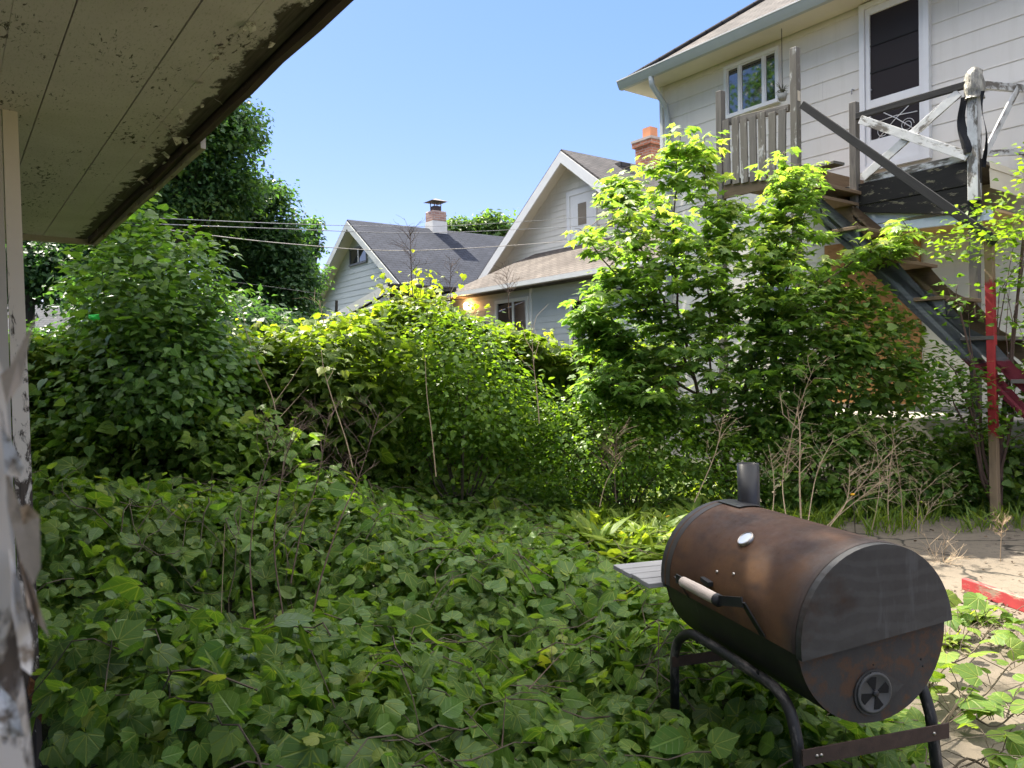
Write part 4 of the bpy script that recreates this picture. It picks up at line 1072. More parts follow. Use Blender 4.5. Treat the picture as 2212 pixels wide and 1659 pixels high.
# leaf materials
G = lambda *c: c
ML_vine = leaf_mat('vine_leaf', [(0, (.058, .108, .018)), (.5, (.112, .205, .036)), (.85, (.20, .29, .05)), (1, (.36, .36, .06))], (1.7, 1.8, .6), .44, .44, -1, .28)
ML_hedge = leaf_mat('hedge_vine_leaf', [(0, (.052, .100, .018)), (.5, (.115, .185, .026)), (.85, (.23, .29, .036)), (1, (.38, .40, .06))], (1.8, 1.85, .55), .48, .44, -1, .3)
ML_maple = leaf_mat('maple_leaf', [(0, (.050, .115, .026)), (.5, (.105, .20, .038)), (.85, (.18, .28, .055)), (1, (.29, .34, .085))], (1.8, 1.9, .8), .52, .36, -1)
ML_bush = leaf_mat('bush_leaf', [(0, (.048, .112, .024)), (.5, (.095, .185, .034)), (1, (.20, .28, .05))], (1.8, 1.9, .7), .44, .38, 5, .35)
ML_shrub = leaf_mat('shrub_leaf', [(0, (.060, .13, .022)), (.5, (.12, .21, .028)), (1, (.23, .31, .04))], (1.9, 1.9, .6), .48, .4, 0, .3)
ML_tree = leaf_mat('tree_leaf', [(0, (.032, .078, .036)), (.5, (.066, .138, .048)), (1, (.15, .22, .055))], (1.9, 2.0, .7), .46, .45, 0, .3)
ML_weed = leaf_mat('weed_leaf', [(0, (.075, .15, .022)), (.5, (.13, .21, .028)), (1, (.24, .29, .05))], (1.9, 1.8, .55), .50, .45, 4, .3)
ML_dry = leaf_mat('dead_leaf', [(0, (.045, .028, .017)), (.5, (.12, .080, .048)), (1, (.26, .20, .14))], (1.2, 1.1, .9), .15, .8)
M_stem = plain('green_brown_stem', (.085, .065, .040), .8, .3, 20)
M_bark = wood('bark', (.022, .018, .014), (.085, .070, .055), None, stretch=(2, 10, 1))
M_twig = plain('maple_twig', (.10, .062, .045), .7, .25, 20)
M_dry1 = plain('dry_stalk_tan', (.34, .25, .155), .85, .3, 30)
M_dry2 = plain('dry_stalk_brown', (.13, .085, .060), .85, .3, 30)

def tint(n, lo=.25, sd=.18): return np.clip(rng.normal(lo, sd, n), 0, 1)

# ================================================================ ground vines (one carpet nobody could count)
GRILL_PT = np.array([1.02, 2.75])
def edge_v(u): return np.where(u < 1, 2.25 + .22 * u, 2.47 + (u - 1) * 1.08)
def ground_h(u, v):
    h = .31 + .14 * nz(u, v, 1.3) + .10 * nz(u, v, 3.1, 4) + .05 * nz(u, v, 6.3, 1)
    h += .30 * np.exp(-((u - 5.6) / .75) ** 2 - ((v - .7) / .8) ** 2) + .22 * np.exp(-((u - 2.9) / .8) ** 2 - ((v - .6) / .5) ** 2)          # heap beside the porch
    h += .16 * np.exp(-((u - 6.0) / 1.3) ** 2 - ((v - 3.0) / 2.0) ** 2)
    sm = lambda t: np.clip(t, 0, 1) ** 2 * (3 - 2 * np.clip(t, 0, 1))
    h += .20 * sm((u - 3.5) / 1.5) * (1 - sm((v - 2.6) / 2.2))
    h -= .34 * np.exp(-((u - 4.35) / .42) ** 2 - ((v - 1.15) / .7) ** 2) + .14 * np.exp(-((u - 3.0) / .4) ** 2 - ((v - 2.2) / .5) ** 2)
    h *= 1 - .72 * sm((v - 2.3) / 1.4) * sm((u - 2.6) / 1.4) * (1 - .5 * sm((u - 5.6) / 1))
    d = edge_v(u) - v; h *= np.clip(.25 + d / 1.1, .2, 1)
    return np.maximum(h, .03)
def vine_carpet():
    n = 64000; u = rng.uniform(-.8, 7.9, n); v = rng.uniform(.25, 9., n)
    e = edge_v(u) + .25 * nz(u, v, 2.2, 9); keep = (v < e) & (rng.random(n) < np.where(v > e - .35, .5, 1))
    xy = np.stack([u * UU.x + v * VV.x, u * UU.y + v * VV.y], 1)
    keep &= (xy[:, 1] > 1.15) & (np.abs(xy[:, 0]) < xy[:, 1] * .72 + .4)
    dist = np.linalg.norm(xy, axis=1); keep &= rng.random(n) < np.clip(1.25 - dist / 16, .3, 1)
    gx = np.abs((xy - GRILL_PT) @ np.array([.957, .289])); gy = np.abs((xy - GRILL_PT) @ np.array([-.289, .957]))
    low = (gx < .42) & (gy < .52)
    qx, qy = pix(np.column_stack([xy, np.full(len(xy), .1)])); keep &= ~(inpoly(qx, qy, [(1230, 1130), (1330, 1085), (1500, 1060), (1750, 1060), (1750, 1260), (1400, 1250), (1260, 1200)]) & (rng.random(len(xy)) < .9))
    u, v, xy = u[keep], v[keep], xy[keep]; low = low[keep]; n = len(u)
    h = ground_h(u, v); h = np.where(low, np.minimum(h, .20), h)
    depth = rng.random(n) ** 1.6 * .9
    z = h * (1 - depth * .8) + rng.normal(0, .045, n)
    eps = .05; gu = (ground_h(u + eps, v) - ground_h(u - eps, v)) / (2 * eps); gv = (ground_h(u, v + eps) - ground_h(u, v - eps)) / (2 * eps)
    up = -gu[:, None] * np.array(UU) - gv[:, None] * np.array(VV) + np.array(ZZ)
    N = norm(norm(up) + rng.normal(0, .58, (n, 3)) * np.array([1, 1, .5])); D = rdir(n) * np.array([1, 1, .3]) - np.array(ZZ) * .45
    S = np.exp(rng.normal(math.log(.070), .36, n)).clip(.035, .155)
    P = np.column_stack([xy, np.maximum(z, .02)])
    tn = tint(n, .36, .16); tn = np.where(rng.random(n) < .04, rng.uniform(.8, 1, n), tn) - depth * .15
    tn = np.clip(tn + .12 * nz(u, v, 2.6, 5), 0, 1); oth = (rng.random(n) < .10 + .16 * (nz(u, v, 1.1, 8) > .25))
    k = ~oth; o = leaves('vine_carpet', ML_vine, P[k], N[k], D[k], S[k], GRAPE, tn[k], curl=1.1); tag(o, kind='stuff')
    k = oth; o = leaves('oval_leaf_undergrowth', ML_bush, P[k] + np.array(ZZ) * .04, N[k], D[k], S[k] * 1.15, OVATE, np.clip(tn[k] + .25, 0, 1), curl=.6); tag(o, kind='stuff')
    # runners
    m = MB()
    for _ in range(230):
        a = rng.uniform(0, 6.28); uu, vv = rng.uniform(-.3, 6.5), rng.uniform(.4, 5.5)
        if vv > edge_v(uu) - .7: continue
        pts = []; st = .09
        for k in range(rng.integers(6, 15)):
            pts.append(W(uu, vv, float(ground_h(np.array(uu), np.array(vv))) + .015 + .05 * math.sin(k * .8))); a += rng.normal(0, .35); uu += st * math.cos(a); vv += st * math.sin(a)
        m.tube(pts, .0035, .0018, n=4, caps=False)
    tag(m.build('vine_runners', M_stem, None, weld=False), kind='stuff')
    # broad upright leaves of dock among the vines
    nb = 120; uu = rng.uniform(-.2, 5.2, nb); vv = rng.uniform(.6, 4.2, nb); ok = (vv < edge_v(uu) - .25); uu, vv = uu[ok], vv[ok]; nb = len(uu)
    nk = 4; u2 = np.repeat(uu, nk) + rng.normal(0, .04, nb * nk); v2 = np.repeat(vv, nk) + rng.normal(0, .04, nb * nk); m_ = nb * nk
    P = u2[:, None] * np.array(UU) + v2[:, None] * np.array(VV) + (ground_h(u2, v2) - .1)[:, None] * np.array(ZZ)
    D = rdir(m_) * np.array([1, 1, .2]) * .8 + np.array(ZZ); N = rdir(m_) * np.array([1, 1, .3])
    o = leaves('dock_leaves', ML_weed, P, N, D, rng.uniform(.10, .21, m_), DOCK, tint(m_, .15, .15)); tag(o, kind='stuff')
vine_carpet()

def creeping_vines():
    """runners with big leaves spreading over the sunny concrete"""
    lv = []; k = 0
    spec = [((2010, 1600), (2120, 1480), (2212, 1430)), ((2000, 1500), (2090, 1400), (2180, 1330)), ((1990, 1420), (2070, 1380), (2120, 1350)), ((2060, 1660), (2140, 1650), (2230, 1620)), ((1830, 1570), (1760, 1600), (1700, 1640)), ((2010, 1640), (1900, 1640), (1800, 1655)), ((2050, 1560), (2150, 1560), (2230, 1540))]
    labs = ['vine with broad leaves creeping onto the concrete right of the grill, middle', 'vine creeping over the sunny concrete beside the red board', 'short vine beside the lid end of the grill on the concrete', 'vine at the bottom right corner on the concrete',
            'vine under the drum of the grill', 'vine along the concrete edge below the crossbar', 'vine crossing the sunlit concrete behind the grill leg']
    for sp_, lab in zip(spec, labs):
        a, b, c = [atZ(x, y, .06) for x, y in sp_]
        root = thing('creeping_vine', Vector((a.x, a.y, .012)), lab, 'vine', 'vines creeping over the concrete')
        pts = [a.lerp(b, t).lerp(b.lerp(c, t), t) + ZZ * (.03 * math.sin(t * 9)) for t in np.linspace(0, 1, 12)]
        m = MB(); m.tube(pts, .005, .003, n=5); P = []; 
        for i in range(15):
            t = rng.random(); p = a.lerp(b, t).lerp(b.lerp(c, t), t); q = p + Vector((rng.normal(0, .14), rng.normal(0, .14), .05 + abs(rng.normal(0, .05))))
            m.tube([p, p.lerp(q, .5) + ZZ * .03, q], .0022, .0018, n=3, caps=False); P.append(tuple(q))
        m.build('stem', M_stem, root, weld=False)
        P = np.array(P); n = len(P); N = norm(np.array([0, 0, 1.]) + rng.normal(0, .33, (n, 3))); D = rdir(n) * np.array([1, 1, .1])
        leaves('foliage', ML_vine, P, N, D, rng.uniform(.06, .125, n), GRAPE, tint(n, .62, .15), root)
creeping_vines()

def litter():
    q = in_poly_points([(1990, 1290), (2100, 1250), (2212, 1330), (2212, 1420), (2080, 1380), (2010, 1400)], 320); d = rays(q[:, 0], q[:, 1])
    q2 = in_poly_points([(1850, 1150), (2212, 1130), (2212, 1300), (2000, 1290)], 70); d = np.vstack([d, rays(q2[:, 0], q2[:, 1])])
    P = np.array(CAM) + d * ((.022 - CAM.z) / d[:, 2])[:, None]; n = len(P)
    o = leaves('leaf_litter', ML_dry, P, norm(np.array([0, 0, 1.]) + rng.normal(0, .4, (n, 3))), rdir(n) * np.array([1, 1, .1]), rng.uniform(.012, .035, n), OVATE, rng.random(n)); tag(o, kind='stuff')
litter()

def weeds():
    """lit clump of dandelion leaves and grass beyond the grill"""
    d_ = in_poly_points([(1240, 1085), (1330, 1075), (1480, 1062), (1600, 1080), (1660, 1100), (1700, 1135), (1560, 1200), (1420, 1215), (1290, 1190), (1230, 1130)], 620)
    d = rays(d_[:, 0], d_[:, 1]); P = np.array(CAM) + d * ((.10 - CAM.z) / d[:, 2])[:, None]; P[:, 2] = 0
    nk = 7; P = np.repeat(P, nk, 0) + rng.normal(0, .03, (len(P) * nk, 3)) * np.array([1, 1, 0]); n = len(P)
    D = rdir(n) * np.array([1, 1, 0]) * .75 + np.array(ZZ); N = -D * np.array([1, 1, 0]) + np.array(ZZ) * .8 + rng.normal(0, .3, (n, 3))
    o = leaves('dandelion_leaves', ML_weed, P, N, D, rng.uniform(.18, .44, n), DOCK, tint(n, .62, .25), wid=rng.uniform(.6, 1.3, n)); tag(o, kind='stuff')
    q = np.vstack([in_poly_points([(1230, 1070), (1700, 1060), (1980, 1130), (1720, 1150), (1560, 1190), (1300, 1180)], 2600), in_poly_points([(1700, 1080), (2212, 1100), (2212, 1140), (1880, 1150), (1700, 1140)], 900)]); q = q[nz(q[:, 0] / 60, q[:, 1] / 30, 1., 2) > -.25]
    d = rays(q[:, 0], q[:, 1]); P = np.array(CAM) + d * ((.05 - CAM.z) / d[:, 2])[:, None]; P[:, 2] = 0; n = len(P)
    D = rdir(n) * np.array([1, 1, 0]) * .55 + np.array(ZZ); N = rdir(n) * np.array([1, 1, .4])
    o = leaves('grass', ML_weed, P, N, D, rng.uniform(.10, .30, n), BLADE, tint(n, .4, .25), wid=np.full(n, .35)); tag(o, kind='stuff')
    # weeds coming up along the concrete joint
    for i, (x, y, lab) in enumerate([(2110, 1345, 'green dandelion clump beside the red board'), (2040, 1395, 'yellowing weed clump on the concrete just right of the grill')]):
        c = atZ(x, y, .0); r = thing('weed_clump', Vector((c.x, c.y, .012)), lab, 'weed'); n = 60
        P = np.array(r.location) + rng.normal(0, .035, (n, 3)) * np.array([1, 1, 0]); D = rdir(n) * np.array([1, 1, 0]) + np.array(ZZ) * .8
        leaves('foliage', ML_weed, P, -D * np.array([1, 1, 0]) + np.array(ZZ), D, rng.uniform(.08, .19, n), DOCK, tint(n, .45 + .3 * i, .2), r)
    # dandelion flowers on stalks
    my = plain('dandelion_yellow', (.75, .38, .02), .8, .2, 60)
    for i, (x, y, lab) in enumerate([(1416, 1116, 'yellow dandelion flower leftmost above the bright weeds'), (1444, 1116, 'yellow dandelion flower beside the leftmost one'), (1594, 1112, 'orange yellow flower just left of the grill flue'), (1842, 1068, 'orange flower among the dry stalks behind the grill'), (1630, 1083, 'small yellow flower low behind the grill lid')]):
        p = atY(x, y, 7.0); r = thing('dandelion', Vector((p.x, p.y, 0)), lab, 'flower', 'yellow flowers in the weeds')
        MB().tube([Vector((p.x + .02, p.y, 0)), Vector((p.x + .01, p.y, p.z * .6)), p], .004, n=4).build('stalk', M_stem, r)
        MB().lathe(p - ZZ * .004, ZZ + UU * .2 - VV * .1, [(-.008, .004), (0, .02), (.008, .022), (.013, .01), (.013, 0)], 9).build('flower_head', my, r)
weeds()

# ================================================================ vine wall over the fence
UF = 8.1
top_px = [(380, 755), (470, 742), (560, 734), (640, 724), (700, 712), (760, 700), (830, 668), (880, 652), (940, 664), (1000, 690), (1080, 714), (1140, 738), (1200, 755), (1260, 758), (1330, 750)]
tv = np.array([cU(x, y, UF - .35).y for x, y in top_px]); tz = np.array([cU(x, y, UF - .35).z for x, y in top_px])
def hedge_bulge(v, z):
    top = np.interp(v, tv, tz); f = np.clip(z / top, 0, 1)
    return .12 + .30 * np.sin(f * 2.6) ** 2 * (f > .4) + .20 * nz(v, z * 1.2, 1.9, 3) + .42 * np.clip(f - .62, 0, 1) + .35 * np.exp(-(z / .5) ** 2)
def vine_wall():
    r = thing('vine_hedge', W(UF, 2.6, 0), 'long wall of wild grape vines that buries the back fence, its top lit yellow green', 'hedge')
    n = 50000; v = rng.uniform(-3.2, 8.6, n); top = np.interp(v, tv, tz) + .10 * nz(v, v * 0, 4.3, 2)
    f = rng.random(n) ** .60; z = f * top
    dens = .55 + .45 * nz(v, z * 1.4, 2.0, 7) + .9 * (f > .70) - .18 * np.exp(-((v - 1.3) / 1.0) ** 2 - ((f - .40) / .22) ** 2)
    ok = rng.random(n) < np.clip(dens, .30, 1); v, z, f, top = v[ok], z[ok], f[ok], top[ok]; n = len(v)
    dep = rng.random(n) ** 1.5
    b = hedge_bulge(v, z) * (1 - dep * .8) + rng.normal(0, .05, n)
    roll = (f > .86); back = roll * rng.uniform(-.9, .25, n)
    u = UF - .03 - np.maximum(b, .02) - back * -1 * .0
    u = np.where(roll, UF - .25 + rng.uniform(-.45, .75, n), u); z = np.where(roll, top + rng.normal(-.04, .07, n) - .12 * ((u - UF + .2) / .6) ** 2, z)
    P = u[:, None] * np.array(UU) + v[:, None] * np.array(VV) + z[:, None] * np.array(ZZ)
    N = norm(-np.array(UU) * (np.where(roll, .1, .75))[:, None] + np.array(ZZ) * (np.where(roll, 1., .55))[:, None] + rng.normal(0, .42, (n, 3)))
    D = rdir(n) * .7 - np.array(ZZ) * .75 - np.array(UU) * .2
    S = np.exp(rng.normal(math.log(.088), .34, n)).clip(.035, .14)
    tn = np.clip(tint(n, .30, .15) + .30 * np.clip((f - .72) / .2, 0, 1) * rng.random(n) + np.where(rng.random(n) < .04, .5, 0), 0, 1)  # sunlit look put into the tint: leaves lighter toward the top
    leaves('foliage', ML_hedge, P, N, D, S, GRAPE_S, tn, r)
    # upright shoots and tendrils over the top
    m = MB(); lp = []; 
    va, vb = cU(840, 650, UF - .2).y, cU(935, 650, UF - .2).y
    for it in range(165):
        vv = rng.uniform(-1.8, 7.4) if it < 125 else rng.uniform(va, vb); zz = float(np.interp(vv, tv, tz)); p = W(UF - .3 + rng.uniform(-.3, .5), vv, zz - .1); L = rng.uniform(.12, .42) if it < 125 else rng.uniform(.25, .75); pts = [p]; a = Vector((rng.normal(0, .5), rng.normal(0, .5), 1.2)).normalized()
        for k in range(6):
            a = (a + Vector((rng.normal(0, .22), rng.normal(0, .22), -.10 * k * .5))).normalized(); p = p + a * L / 6; pts.append(p)
            if k > 0: lp.append(tuple(p))
        m.tube(pts, .004, .0015, n=3, caps=False)
    # hanging woody stems
    for _ in range(45):
        vv = rng.uniform(-3, 8.3); zt = float(np.interp(vv, tv, tz)) * rng.uniform(.5, .98); bb = float(hedge_bulge(np.array(vv), np.array(zt)))
        p0 = W(UF - bb * .8, vv, zt); p1 = W(UF - rng.uniform(.1, .7), vv + rng.normal(0, .3), max(.05, zt - rng.uniform(.5, 1.4)))
        m.tube([p0, p0.lerp(p1, .35) + VV * rng.normal(0, .08), p0.lerp(p1, .7) + VV * rng.normal(0, .08), p1], .006, .003, n=3, caps=False)
    m.build('stem', M_stem, r, weld=False)
    P = np.array(lp); n = len(P)
    leaves('shoot_leaves', ML_hedge, P + rng.normal(0, .03, (n, 3)), norm(np.array(ZZ) + rng.normal(0, .6, (n, 3))), rdir(n) - np.array(ZZ) * .5, rng.uniform(.03, .095, n), GRAPE_S, tint(n, .82, .15), r)
vine_wall()

# ================================================================ bushes with a depth of their own
def twigs(mb, base, tips, r0=.02, r1=.004, n=4, sag=.15):
    for t in tips:
        b = base if isinstance(base, Vector) else base[random.randrange(len(base))]
        d = t - b; mid = b.lerp(t, .5) + ZZ * d.length * sag * random.uniform(.2, 1) + Vector((random.gauss(0, .06), random.gauss(0, .06), 0)) * d.length
        mb.tube([b, b.lerp(mid, .5), mid, mid.lerp(t, .5) + ZZ * .02, t], r0, r1, n=n, caps=False)

def bush(name, label, cat, poly, Y, dY, nclump, per, size, tmpl, mat, tm=.35, rad=.16, droop=.4, base=None, nstem=26, shell=.0, stem_mat=None, up=.8, group=None, stemr=.014):
    c, dm = volume_points(poly, nclump, Y, dY)
    P = np.repeat(c, per, 0); n = len(P); off = np.clip(rng.normal(0, 1, (n, 3)), -1.7, 1.7) * np.array([rad, rad, rad * .6]); P = P + off
    cen = c.mean(0); out = norm(P - cen)
    N = norm(np.array(ZZ) * up + out * .35 + rng.normal(0, .42, (n, 3))); D = norm(off) * np.array([1, 1, .4]) + out * .3 - np.array(ZZ) * droop + rdir(n) * .35
    S = size * np.exp(rng.normal(0, .25, n))
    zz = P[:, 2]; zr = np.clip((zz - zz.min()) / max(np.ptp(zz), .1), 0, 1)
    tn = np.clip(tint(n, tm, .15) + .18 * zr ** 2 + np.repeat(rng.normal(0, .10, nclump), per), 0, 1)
    b = base or Vector((float(cen[0]), float(cen[1]), 0)); r = thing(name, Vector((b.x, b.y, 0)), label, cat, group)
    P[:, 2] = np.maximum(P[:, 2], .03)
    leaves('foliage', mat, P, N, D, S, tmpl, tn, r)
    m = MB(); ti = [Vector(tuple(c[i])) for i in rng.choice(nclump, min(nstem, nclump), replace=False)]
    twigs(m, Vector((b.x, b.y, 0)), ti, stemr, .003)
    m.build('stem', stem_mat or M_stem, r, weld=False)
    return r, c

bush('mulberry_bush', 'tall dark green leafy bush on the left below the eave', 'bush',
     [(60, 745), (130, 742), (175, 730), (180, 640), (205, 570), (222, 500), (250, 428), (268, 440), (300, 425), (318, 480), (350, 520), (400, 500), (425, 540), (458, 548), (430, 600), (475, 640), (450, 690), (500, 730), (520, 800), (500, 900), (470, 960), (380, 1000), (80, 1000)],
     6.7, .75, 900, 14, .066, HEART, ML_bush, .42, .15, .55, nstem=16)
bush('flowering_shrub', 'bright green small leaved shrub in front of the middle of the vine wall', 'bush',
     [(800, 900), (850, 800), (880, 720), (915, 672), (960, 655), (1000, 684), (1050, 705), (1085, 745), (1130, 810), (1180, 860), (1180, 950), (1080, 1010), (930, 1010), (850, 960)],
     7.75, .5, 760, 10, .055, OVATE, ML_shrub, .46, .15, .3, nstem=14)
bush('vine_tangle', 'tangle of grape vine between the tall left bush and the small leaved shrub', 'vine',
     [(430, 760), (480, 735), (560, 722), (660, 716), (760, 700), (850, 690), (880, 760), (860, 860), (820, 960), (740, 985), (640, 940), (560, 900), (500, 960), (440, 985)],
     7.35, .35, 420, 7, .085, GRAPE_S, ML_hedge, .34, .14, .6, nstem=24)
bush('vine_skirt', 'grape vine sprawling at the foot of the tall left bush', 'vine',
     [(60, 905), (200, 930), (330, 915), (480, 905), (600, 930), (640, 1000), (560, 1045), (300, 1040), (60, 1030)],
     6.35, .35, 330, 7, .08, GRAPE_S, ML_vine, .42, .15, .5, nstem=10)
bush('vine_bush', 'dense mid green bush under the stairs between two deck posts', 'bush',
     [(1600, 760), (1640, 700), (1700, 690), (1770, 640), (1850, 620), (1900, 640), (1950, 690), (1985, 750), (1995, 830), (1975, 880), (1900, 910), (1880, 960), (1700, 1000), (1600, 960)],
     8.35, .5, 620, 12, .066, HEART, ML_bush, .58, .13, .35, nstem=20)
bush('weed_thicket', 'low tangle of weeds and vines along the foot of the stairs', 'plants',
     [(1600, 950), (1700, 915), (1850, 905), (1960, 930), (2130, 950), (2230, 930), (2230, 1125), (2130, 1128), (1980, 1140), (1850, 1140), (1700, 1120), (1600, 1100)],
     8.0, .4, 800, 11, .056, GRAPE_S, ML_bush, .58, .12, .3, nstem=24)
bush('side_thicket', 'shaded low tangle between the bright weeds and the maple stems', 'plants',
     [(1130, 930), (1250, 860), (1330, 880), (1480, 900), (1600, 940), (1620, 1060), (1500, 1070), (1330, 1075), (1230, 1090), (1130, 1060)],
     7.8, .45, 620, 13, .046, OVATE, ML_shrub, .40, .13, .3, nstem=20)

def redbud():
    r0 = 'small round leaved sapling growing through the stairs at the red post'
    polys = [([(2010, 560), (2060, 500), (2100, 445), (2160, 415), (2230, 420), (2230, 550), (2160, 580), (2090, 550), (2040, 575)], 64, .45, .62), ([(2160, 580), (2230, 570), (2230, 760), (2185, 720)], 26, .4, .40), ([(2030, 620), (2100, 610), (2100, 680), (2040, 690)], 9, .3, .22),
             ([(2030, 740), (2120, 800), (2110, 870), (2040, 860), (2010, 800)], 26, .25, .18), ([(1975, 800), (2090, 800), (2120, 880), (2140, 945), (2010, 940), (1985, 880)], 70, .3, .25), ([(2150, 800), (2230, 760), (2230, 960), (2150, 950)], 44, .35, .30), ([(2205, 310), (2235, 300), (2235, 420), (2195, 430)], 10, .2, .7)]  # last value per spray is leaf tint, coloured darker where the spray is unlit
    base = atY(2160, 1110, 7.55); base.z = 0; r = thing('redbud_sapling', base, r0, 'tree'); m = MB(); Ps = []; Ts = []
    for pg, nc, dy, tm in polys:
        c, _ = volume_points(pg, nc, 7.5, dy); Ps.append(np.repeat(c, 9, 0) + rng.normal(0, 1, (nc * 9, 3)) * np.array([.12, .12, .06])); Ts.append(tint(nc * 9, tm, .14))
        cen = Vector(tuple(c.mean(0))); hub = base.lerp(cen, .55) + Vector((0, 0, .15)); m.tube([base, base.lerp(hub, .5) + UU * .05, hub, cen], .022, .008, n=5, caps=False)
        twigs(m, [hub, cen], [Vector(tuple(q)) for q in c[:: max(1, nc // 5)]], .007, .002)
    P = np.vstack(Ps); n = len(P)
    leaves('foliage', ML_shrub, P, norm(np.array(ZZ) + rng.normal(0, .4, (n, 3))), rdir(n) * np.array([1, 1, .3]) - np.array(ZZ) * .3, rng.uniform(.035, .075, n), HEART, np.concatenate(Ts), r)
    m.build('trunk', M_twig, r, weld=False)
redbud()

def maple():
    base = atZ(1575, 1040, 0); base = Vector((2.42, 8.35, 0)); r = thing('maple_sapling', base, 'tall bright green young maple with several stems in front of the stairs', 'tree')
    Yb = 8.35; m = MB()
    lead = [[(1545, 1010), (1500, 820), (1468, 690), (1455, 560), (1458, 430), (1470, 290)], [(1500, 820), (1463, 736), (1354, 624), (1300, 560), (1262, 500)], [(1545, 1010), (1535, 760), (1530, 560), (1524, 420), (1522, 300)],
            [(1560, 1010), (1620, 800), (1660, 640), (1685, 480), (1692, 330)], [(1620, 800), (1700, 640), (1735, 480), (1750, 360)], [(1660, 760), (1740, 640), (1850, 560), (1965, 500)], [(1463, 736), (1400, 560), (1350, 470), (1318, 390)], [(1500, 850), (1400, 780), (1300, 720), (1250, 650)], [(1530, 960), (1420, 880), (1330, 850), (1270, 830)], [(1590, 950), (1720, 840), (1800, 780), (1880, 760)]]
    tips = []; nodes = []
    for i, L in enumerate(lead):
        dy = [0, -.4, .3, .1, .45, -.25, .35, -.5, -.6, .2][i]
        pts = [atY(x, y, Yb + dy * (k / (len(L) - 1))) for k, (x, y) in enumerate(L)]
        if i in (0, 2, 3): pts = [base + Vector((random.gauss(0, .05), random.gauss(0, .05), 0))] + pts
        fine = []
        for a, b in zip(pts, pts[1:]):
            for t in (0, .25, .5, .75): fine.append(a.lerp(b, t) + Vector((random.gauss(0, .012), random.gauss(0, .012), 0)))
        fine.append(pts[-1]); m.tube(fine, .026 if i in (0, 3) else .016, .004, n=6, caps=False); nodes += fine[3:]; tips.append(pts[-1])
    poly = [(1450, 275), (1478, 268), (1500, 300), (1540, 285), (1560, 330), (1550, 400), (1590, 430), (1640, 430), (1655, 380), (1672, 330), (1700, 305), (1730, 340), (1765, 340), (1775, 400), (1750, 460), (1790, 500), (1850, 490), (1930, 455), (1985, 500), (1975, 550), (1900, 580), (1830, 600), (1850, 680), (1900, 740), (1850, 820), (1760, 900), (1660, 960), (1560, 960), (1430, 960), (1330, 930), (1260, 870), (1235, 800), (1250, 740), (1230, 680), (1262, 630), (1290, 570), (1250, 520), (1252, 470), (1290, 480), (1330, 470), (1290, 420), (1305, 372), (1340, 390), (1380, 330), (1410, 350), (1430, 310)]
    c, dm = volume_points(poly, 1150, Yb, .9)
    px = c[:, 0] / c[:, 1]; gap = nz(px * 14, c[:, 2] * 1.6, 1.6, 5); low = c[:, 2] < 1.9
    c = c[(gap > -.45) | (low & (gap > -.8)) | ((px < .19) & (gap > -.7))]
    c2, _ = volume_points([(1540, 455), (1600, 430), (1680, 450), (1700, 700), (1520, 700)], 100, Yb - .2, .5); c3, _ = volume_points([(1300, 560), (1440, 560), (1480, 760), (1420, 900), (1260, 860), (1240, 700)], 130, Yb - .3, .5); c = np.vstack([c, c2, c3])
    c = np.vstack([c, np.array([tuple(t + Vector((random.gauss(0, .05), random.gauss(0, .05), random.uniform(-.25, .05)))) for t in tips for _ in range(7)])])
    nodeA = np.array([tuple(p) for p in nodes]); per = 7; P = []; Nn = []; Dd = []; Tt = []; S = []
    for q in c:
        d2 = ((nodeA - q) ** 2 * np.array([1, 1, 1.4])).sum(1) + 3 * np.maximum(nodeA[:, 2] - q[2] + .05, 0) ** 2; a = Vector(tuple(nodeA[d2.argmin()])); t = Vector(tuple(q)); L = (t - a).length
        if random.random() < .55: m.tube([a, a.lerp(t, .5) + ZZ * .08 * L, t], .005, .002, n=3, caps=False)
        out = (t - a).normalized() if L > .02 else Vector((0, 0, 1)); zt = random.random(); young = .10 + min(max(q[2] - 1.9, 0), 1.2) * .20 + random.gauss(0, .12)  # tint rises with height, light from above put into the leaf colour
        for k in range(per):
            f = k / (per - 1); h = random.uniform(0, 6.28); side = Vector((math.cos(h), math.sin(h), random.uniform(-.25, .25)))
            p = t - out * (.22 * (1 - f)) + side * random.uniform(.03, .14); P.append(tuple(p)); dd = side * .9 + out * .35 - ZZ * random.uniform(.25, .9); Dd.append(tuple(dd))
            nn = ZZ + side * .35 + Vector((random.gauss(0, .28), random.gauss(0, .28), 0)); Nn.append(tuple(nn)); Tt.append(.38 + young + .22 * (f > .8) + random.gauss(0, .12)); S.append(random.uniform(.075, .15) * (1 - .3 * (f > .9)))
    leaves('crown', ML_maple, np.array(P), np.array(Nn), np.array(Dd), np.array(S), MAPLE, np.clip(np.array(Tt), 0, 1), r)
    m.build('trunk', M_twig, r, weld=False)
maple()

